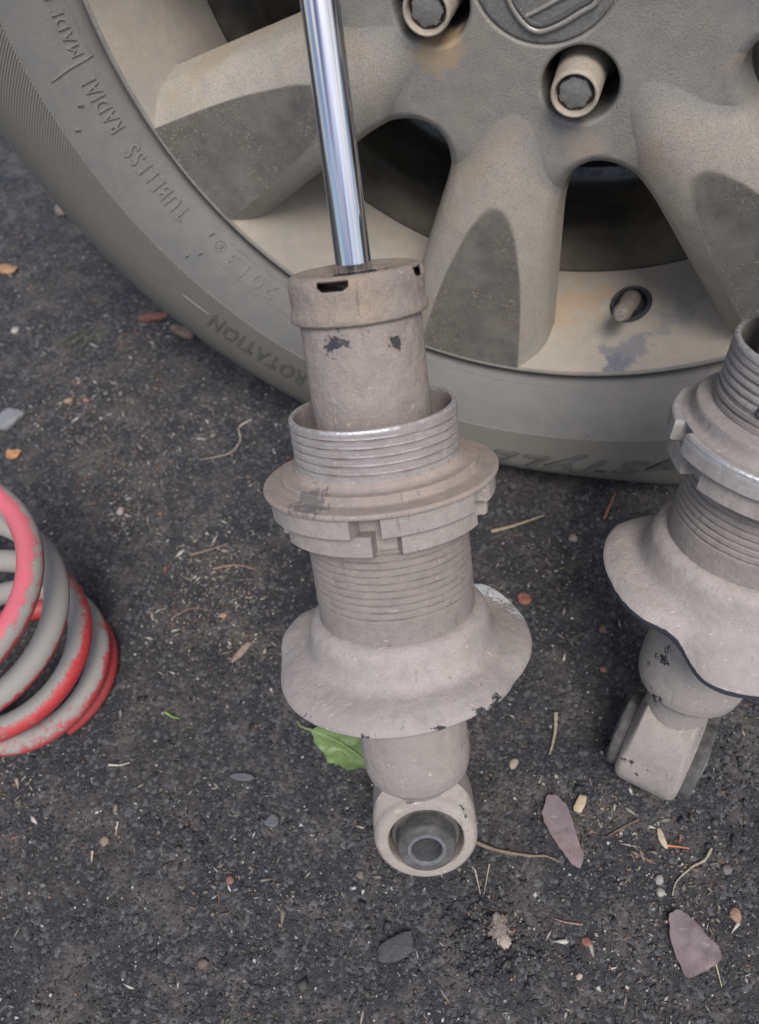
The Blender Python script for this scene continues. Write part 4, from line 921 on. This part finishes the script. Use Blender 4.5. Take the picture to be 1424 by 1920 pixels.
def outline_piece(nm, x, y, pts, thick, mat, label, cat, rot=0.0, curl=0.0, wob=0.0006, group=None, nr=9, lift=0.0, ragged=0.10):
    """flat piece with thickness from an outline in metres"""
    out = np.array(catmull(list(pts) + [pts[0]], 6)[:-1]); c_ = out.mean(0); n_ = len(out); L0 = np.abs(out - c_).max()
    out = c_ + (out - c_) * (1 + ragged * fbm(out[:, 0] * 3 / L0 * 2.2 + x * 50, out[:, 1] * 3 / L0 * 2.2, None, 3, 5))[:, None]
    rows = []
    for k in range(nr):
        f_ = (k + 0.02) / (nr - 1 + 0.02) if k else 0.03
        rows.append(c_ + (out - c_) * f_)
    G = np.stack(rows); L = np.abs(out - c_).max()
    Z = curl * ((G[..., 0] - c_[0]) / L) ** 2 + curl * 0.6 * np.abs((G[..., 1] - c_[1]) / L) ** 1.5 + wob * fbm(G[..., 0] * 160, G[..., 1] * 160, None, 3, int(abs(x) * 7e3))
    edge = np.linspace(0, 1, nr)[:, None]
    Vt = np.dstack([G, Z + thick * (0.5 - 0.18 * edge ** 6)]); Vb = np.dstack([G, Z - thick * 0.5])
    V = np.concatenate([Vt.reshape(-1, 3), Vb.reshape(-1, 3)])
    F1 = grid_faces(nr, n_, closed_v=True); F2 = F1[:, ::-1] + nr * n_
    j = np.arange(n_); e0 = (nr - 1) * n_
    Fs = np.stack([e0 + j, e0 + (j + 1) % n_, e0 + nr * n_ + (j + 1) % n_, e0 + nr * n_ + j], 1)[:, ::-1]
    me = mesh_np(nm, V, [F1, F2, Fs, j[None][:, ::-1], (j + nr * n_)[None]], True, 50)
    o = link(nm, me, mat); o.location = (x, y, gh(x, y) + thick * 0.5 + 0.0016 + lift); o.rotation_euler = (0, 0, rot)
    return tag(o, label, cat, group)
def strand(nm, pts, r, col, label, cat, lift=0.0006, taper=True, group=None, nseg=6, rough=0.8):
    P = np.array(catmull(pts, 8)); P = P[:, :2]
    z = ground_h(P[:, 0], P[:, 1]); z = np.convolve(np.pad(z, 4, 'edge'), np.ones(9) / 9, 'valid') + r + lift
    c0 = P[0].copy(); P3 = np.column_stack([P - c0, z - z[0]])
    t = np.linspace(0, 1, len(P)); rf = r * (np.clip(1.25 - t * 0.8, 0.3, 1.2) if taper else 1) * (1 + 0.15 * np.sin(t * 37 + r * 9e4)) * np.ones(len(P))
    o = tube_path(nm, P3, r, plain_mat(nm + '_fibre', col, rough, var=0.35, scale=900), None, nseg, rf=rf)
    o.location = (c0[0], c0[1], z[0])
    return tag(o, label, cat, group)

# green leaf under the middle damper
LEAF, n, l, b = new_mat('green_leaf'); v = coords(n)
f_ = noise(n, l, v, 90, 4); sp_ = noise(n, l, v, 900, 3)
c = mix(n, l, ramp(n, l, f_, [(0.3, 0), (0.7, 1)]), (0.11, 0.18, 0.055), (0.17, 0.25, 0.10))
c = mix(n, l, ramp(n, l, sp_, [(0.6, 0), (0.7, 0.6)]), c, (0.06, 0.08, 0.03))
l.new(c, b.inputs['Base Color']); b.inputs['Roughness'].default_value = 0.5; bump(n, l, b, f_, 0.0008)
leaf = outline_piece('leaf', -0.0455, -0.2040, [(-0.0175, 0.0050), (-0.0110, 0.0105), (-0.002, 0.0112), (0.0075, 0.0088), (0.014, 0.0035), (0.0195, -0.0075), (0.0125, -0.0080), (0.0070, -0.0105), (0.0010, -0.0085), (-0.0040, -0.0085), (-0.0085, -0.0040), (-0.0135, -0.0015)],
                     0.0005, LEAF, 'crumpled green leaf sticking out from behind the middle damper', 'leaf', rot=0.05, curl=0.0022, wob=0.0022, nr=10, lift=0.0012)
vein = tube_path('leaf_vein', [(-0.0175, 0.005, 0.0030), (-0.010, 0.0045, 0.0022), (0.0, 0.0020, 0.0012), (0.010, -0.0020, 0.0018), (0.017, -0.006, 0.0025)], 0.0004, plain_mat('leaf_vein_green', (0.20, 0.28, 0.12), 0.6), leaf, 6)
stalk = tube_path('leaf_stalk', [(-0.0170, 0.005, 0.003), (-0.0205, 0.0052, 0.0028), (-0.0235, 0.0062, 0.002), (-0.0258, 0.0085, 0.0012)], 0.0006, plain_mat('leaf_stalk_green', (0.20, 0.25, 0.12), 0.6), leaf, 6)

PURP = mud_mat('purple_shard', (0.20, 0.160, 0.168), (0.235, 0.180, 0.182), chip=(0.28, 0.16, 0.15), chip_at=0.74, chip_scale=120, bumpd=0.0005)
outline_piece('leaf', 0.0691, -0.2146, [(-0.0085, 0.0150), (-0.0040, 0.0165), (0.0010, 0.0130), (0.0045, 0.0060), (0.0080, -0.0040), (0.0102, -0.0085), (0.0092, -0.0150), (0.0050, -0.0140), (0.0005, -0.0090), (-0.0050, -0.0020), (-0.0092, 0.0055)], 0.0010, PURP,
              'long purple brown dry leaf right of the damper eye', 'leaf', rot=0.12, wob=0.0012, curl=0.0012)
outline_piece('leaf', 0.1316, -0.2478, [(-0.0095, 0.0115), (-0.0050, 0.0140), (0.0010, 0.0110), (0.0050, 0.0065), (0.0110, 0.0005), (0.0100, -0.0050), (0.0040, -0.0095), (-0.0030, -0.0125), (-0.0060, -0.0070), (-0.0088, 0.0010)], 0.0012, PURP,
              'broad purple dry leaf at the bottom right', 'leaf', rot=0.15, wob=0.0014, curl=0.0014)
strand('twig', [(0.0250, -0.2290), (0.0400, -0.2310), (0.0560, -0.2295), (0.0640, -0.2275), (0.0705, -0.2285)], 0.00085, (0.20, 0.155, 0.12), 'thin brown twig pointing right from under the damper eye', 'twig')
strand('root_strand', [(-0.1795, 0.0005), (-0.1850, -0.0080), (-0.1800, -0.0180), (-0.1815, -0.0290), (-0.1890, -0.0350), (-0.2000, -0.0405)], 0.00045, (0.48, 0.42, 0.32), 'pale wavy root strand left of the middle damper', 'root')
strand('straw', [(0.0335, -0.2420), (0.0385, -0.2520)], 0.00035, (0.45, 0.39, 0.32), 'pale straw below the damper eye, left of a crossed pair', 'straw', group='crossed straws')
strand('straw', [(0.0395, -0.2380), (0.0400, -0.2520)], 0.0003, (0.38, 0.33, 0.27), 'thinner straw below the damper eye, right of a crossed pair', 'straw', group='crossed straws')
strand('straw', [(0.1365, -0.2035), (0.1340, -0.2095), (0.1290, -0.2140), (0.1230, -0.2220), (0.1215, -0.2290)], 0.0006, (0.33, 0.29, 0.22), 'curved dry stem between the two purple leaves', 'stem')
strand('straw', [(0.1030, -0.1990), (0.0960, -0.2050), (0.0890, -0.2120)], 0.00045, (0.16, 0.12, 0.10), 'dark thin twig right of the wood chip', 'twig')
strand('pine_needle', [(0.1155, -0.2078), (0.1210, -0.2068), (0.1270, -0.2060)], 0.00055, (0.50, 0.20, 0.09), 'short orange needle right of the long purple leaf', 'needle')
strand('pine_needle', [(0.0620, -0.0280), (0.0635, -0.0190), (0.0655, -0.0080)], 0.0007, (0.42, 0.19, 0.11), 'orange needle between the tyre and the right perch', 'needle')
strand('straw', [(-0.0010, -0.0530), (0.0110, -0.0460), (0.0270, -0.0340)], 0.0010, (0.33, 0.28, 0.19), 'thick beige straw right of the collar rings', 'straw')
strand('straw', [(0.0560, -0.1570), (0.0575, -0.1670), (0.0570, -0.1790)], 0.0010, (0.30, 0.26, 0.19), 'upright beige stalk between the two damper necks', 'straw')
strand('twig', [(-0.1740, -0.1120), (-0.1640, -0.1060), (-0.1540, -0.0985)], 0.0007, (0.22, 0.17, 0.13), 'brown twig lying left of the collar rings', 'twig')
strand('twig', [(-0.1560, -0.1180), (-0.1460, -0.1130), (-0.1360, -0.1120), (-0.1290, -0.1130)], 0.0006, (0.28, 0.18, 0.13), 'reddish twig just below another twig, left of the collar rings', 'twig')
strand('twig', [(-0.1660, -0.1560), (-0.1580, -0.1470), (-0.1480, -0.1450)], 0.0004, (0.25, 0.16, 0.13), 'hair thin curved twig midway between spring and perch', 'twig')
strand('straw', [(0.1420, -0.2520), (0.1450, -0.2600)], 0.00035, (0.5, 0.43, 0.25), 'yellow straw on the right edge of the broad purple leaf', 'straw')
strand('straw', [(-0.1420, -0.2690), (-0.1400, -0.2750)], 0.0005, (0.45, 0.38, 0.33), 'short pinkish straw above the tan pebble', 'straw')
strand('straw', [(-0.1475, -0.2850), (-0.1455, -0.2900)], 0.0006, (0.42, 0.35, 0.28), 'stubby straw below the tan pebble', 'straw')
strand('straw', [(-0.1600, -0.2440), (-0.1540, -0.2425), (-0.1500, -0.2400)], 0.0005, (0.50, 0.46, 0.38), 'white forked straw below the spring', 'straw')
strand('straw', [(0.0850, -0.2520), (0.0780, -0.2530), (0.0730, -0.2530)], 0.0005, (0.26, 0.16, 0.14), 'reddish straw beside the brick chip', 'straw')
strand('grass_sprig', [(-0.1440, -0.2095), (-0.1390, -0.2110), (-0.1345, -0.2108)], 0.0006, (0.20, 0.30, 0.07), 'tiny green grass sliver between spring and damper', 'grass')
for k_, (dx, dy) in enumerate(((-0.014, 0.002), (-0.004, 0.006), (0.006, 0.004))):
    strand('grass_sprig', [(-0.339 + dx, 0.0380), (-0.338 + dx * 0.8 + 0.002, 0.0470), (-0.336 + dx * 0.6 + 0.004, 0.0560 + dy)], 0.0007, (0.07, 0.10, 0.05),
           'dull green blade of the small sprig in the shaded dirt, ' + ('left', 'middle', 'right')[k_] + ' one', 'grass', group='blades of a small sprig')

SLATE = plain_mat('blue_grey_slate', (0.105, 0.108, 0.120), 0.7, var=0.2, scale=400, bumpd=0.0004)
DSLATE = plain_mat('dark_slate', (0.060, 0.060, 0.068), 0.7, var=0.2, scale=400, bumpd=0.0004)
LSLATE = plain_mat('light_slate', (0.21, 0.215, 0.225), 0.7, var=0.2, scale=300, bumpd=0.0004)
def shard(s, sq=1.0, seed=0):
    r_ = random.Random(seed); n_ = 7
    return [(s * r_.uniform(0.75, 1.15) * math.cos(2 * PI * k / n_), s * sq * r_.uniform(0.75, 1.15) * math.sin(2 * PI * k / n_)) for k in range(n_)]
outline_piece('stone_chip', 0.0077, -0.2838, [(-0.0080, -0.0020), (-0.0040, 0.0020), (0.0020, 0.0060), (0.0055, 0.0062), (0.0070, -0.0010), (0.0010, -0.0060), (-0.0060, -0.0072)], 0.0022, DSLATE, 'flat dark slate chip near the bottom middle', 'stone', rot=0.1)
outline_piece('stone_chip', -0.3479, -0.0394, [(-0.0100, -0.0060), (-0.0060, 0.0070), (0.0020, 0.0085), (0.0085, 0.0060), (0.0040, -0.0080), (-0.0040, -0.0095)], 0.003, LSLATE, 'square pale grey slate at the left edge above the spring', 'stone')
outline_piece('stone_chip', -0.0883, -0.2316, shard(0.0065, 0.35, 4), 0.002, SLATE, 'narrow flat grey chip below the green leaf', 'stone', rot=0.2)
outline_piece('stone_chip', -0.0664, -0.2486, shard(0.0036, 0.9, 5), 0.003, SLATE, 'small blue grey chip left of the damper eye', 'stone')
outline_piece('stone_chip', 0.0300, -0.1250, shard(0.0040, 0.6, 8), 0.002, SLATE, 'dull grey chip behind the right edge of the middle perch', 'stone')
outline_piece('bark_piece', -0.2624, 0.0689, shard(0.0120, 0.35, 9), 0.003, plain_mat('bark', (0.17, 0.13, 0.10), 0.9, var=0.4), 'brown strip of bark beside the tyre', 'bark', rot=-0.3)
outline_piece('leaf', -0.2931, 0.0814, shard(0.0125, 0.4, 12), 0.001, plain_mat('red_leaf', (0.19, 0.085, 0.06), 0.8, var=0.5), 'torn reddish dry leaf near the tyre', 'leaf', rot=0.35, wob=0.002)
outline_piece('leaf', -0.4446, 0.1098, shard(0.0130, 0.5, 13), 0.001, plain_mat('brown_leaf', (0.33, 0.19, 0.10), 0.8, var=0.4), 'brown dry leaf at the far left edge', 'leaf', wob=0.002)
outline_piece('leaf', -0.3272, -0.0672, shard(0.0058, 0.8, 14), 0.0012, plain_mat('orange_leaf', (0.42, 0.22, 0.11), 0.8, var=0.5), 'curled orange leaf fragment at the left above the spring', 'leaf', wob=0.0025)
outline_piece('leaf', -0.1170, -0.1659, [(-0.001, 0.006), (0.0014, 0.007), (0.002, 0.0), (0.0004, -0.006), (-0.0014, -0.008), (-0.002, -0.001)], 0.0008, plain_mat('pale_leaf', (0.27, 0.20, 0.17), 0.8), 'narrow pinkish leaf sliver left of the middle perch', 'leaf', rot=-0.25)
outline_piece('leaf', 0.0271, -0.0943, shard(0.0045, 0.9, 16), 0.0008, plain_mat('rusty_leaf', (0.24, 0.095, 0.07), 0.8, var=0.4), 'small red brown leaf scrap behind the perch', 'leaf', wob=0.0015)
outline_piece('wood_chip', 0.0752, -0.1993, [(-0.0012, 0.0040), (0.0022, 0.0036), (0.0018, -0.0040), (-0.0020, -0.0036)], 0.0015, plain_mat('wood', (0.44, 0.35, 0.24), 0.8, var=0.2), 'little rectangular pale wood chip above the long purple leaf', 'wood chip', rot=-0.15)
outline_piece('husk', 0.1140, -0.2045, [(-0.0022, 0.0034), (-0.0004, 0.0030), (0.0026, -0.0022), (0.0034, -0.0046), (0.0010, -0.0040), (-0.0014, -0.0008)], 0.0014, plain_mat('husk', (0.42, 0.35, 0.25), 0.7, var=0.2), 'pale seed husk left of the orange needle', 'husk')
P_ = [('pebble', -0.0767, -0.2785, 0.0028, (0.30, 0.13, 0.10), 'round brick pink pebble at the lower left of the damper eye'),
      ('pebble', -0.1444, -0.2790, 0.0030, (0.29, 0.22, 0.15), 'rounded tan pebble below the spring'),
      ('pebble', 0.0405, -0.1881, 0.0038, (0.43, 0.35, 0.26), 'cream pebble right of the lower damper tube'),
      ('pebble', 0.0877, -0.2583, 0.0030, (0.27, 0.10, 0.065), 'orange brick chip left of the broad purple leaf'),
      ('pebble', 0.1489, -0.2294, 0.0034, (0.38, 0.20, 0.11), 'orange yellow crumb above the broad purple leaf at the right edge'),
      ('pebble', -0.2333, -0.0919, 0.0042, (0.46, 0.37, 0.33), 'whitish pink stone above and right of the spring'),
      ('pebble', -0.3153, -0.0128, 0.0040, (0.42, 0.29, 0.17), 'yellow tan pebble left, between slate and bark'),
      ('pebble', -0.3035, -0.0090, 0.0026, (0.36, 0.16, 0.11), 'orange pebble touching the yellow tan one on its right'),
      ('pebble', -0.4382, 0.1951, 0.0125, (0.25, 0.19, 0.15), 'big brownish stone beside the tyre shoulder'),
      ('pebble', 0.0465, -0.0456, 0.0036, (0.36, 0.29, 0.23), 'beige pebble between the tyre and the dampers'),
      ('pebble', -0.1377, -0.1460, 0.0026, (0.48, 0.26, 0.17), 'tiny orange flake midway between spring and damper'),
      ('pebble', -0.0746, -0.3150, 0.0034, (0.18, 0.13, 0.11), 'brown lump near the bottom edge left of centre'),
      ('pebble', 0.1166, -0.2287, 0.0024, (0.42, 0.38, 0.34), 'whitish chip at the lower end of the curved stem'),
      ('pebble', 0.1153, -0.2233, 0.0024, (0.34, 0.31, 0.30), 'grey white chip left of the curved stem'),
      ('pebble', 0.0870, -0.2727, 0.0024, (0.52, 0.36, 0.26), 'salmon chip near the bottom below the brick chip'),
      ('pebble', 0.0591, -0.2809, 0.0021, (0.50, 0.28, 0.14), 'small orange chip below the pale clump'),
      ('pebble', 0.0718, -0.1018, 0.0024, (0.28, 0.12, 0.09), 'tiny red brown stone left of the right perch'),
      ('pebble', -0.3961, 0.0460, 0.0050, (0.46, 0.42, 0.34), 'white pebble near the left edge'),
      ('pebble', 0.1443, -0.2108, 0.0028, (0.20, 0.16, 0.15), 'dull pinkish stone right of the curved stem'),
      ('pebble', 0.0755, -0.1260, 0.0022, (0.30, 0.13, 0.11), 'red speckled chip in the gap between the two perches'),
      ('pebble', -0.1100, -0.2620, 0.0022, (0.15, 0.15, 0.16), 'grey stone of the loose group left of the pink pebble, upper one'),
      ('pebble', -0.1040, -0.2660, 0.0030, (0.12, 0.12, 0.125), 'larger dark stone of the loose group left of the pink pebble'),
      ('pebble', 0.0300, -0.2590, 0.0028, (0.055, 0.058, 0.07), 'dark blue stone just left of the pale clump'),
      ('pebble', 0.0260, -0.2660, 0.0024, (0.06, 0.062, 0.07), 'dark stone below left of the pale clump'),
      ('pebble', -0.0180, -0.2590, 0.0026, (0.20, 0.155, 0.13), 'brown crumb left beneath the damper neck')]
for k_, (nm, x, y, s, col, lab) in enumerate(P_):
    pebble(nm, x, y, s, col, lab, rot=k_ * 1.3, long=1 + 0.25 * math.sin(k_ * 2.1), fl=0.5 + 0.15 * math.cos(k_))
# the pale crumbly clump
cl = pebble('dirt_clump', 0.0494, -0.2638, 0.0062, (0.26, 0.20, 0.17), 'crumbly pale clump of dirt at the lower right of the eye', 'dirt clump', fl=0.45, jit=0.42, sub=3, long=0.8)
cl2 = pebble('crumb', 0.0535, -0.2690, 0.0034, (0.48, 0.38, 0.30), 'x', 'x', fl=0.5, jit=0.4, sub=2)
for k_ in ('label', 'category'): del cl2[k_]
cl2.parent = cl; cl2.location = (0.0038, -0.0048, 0.0004)
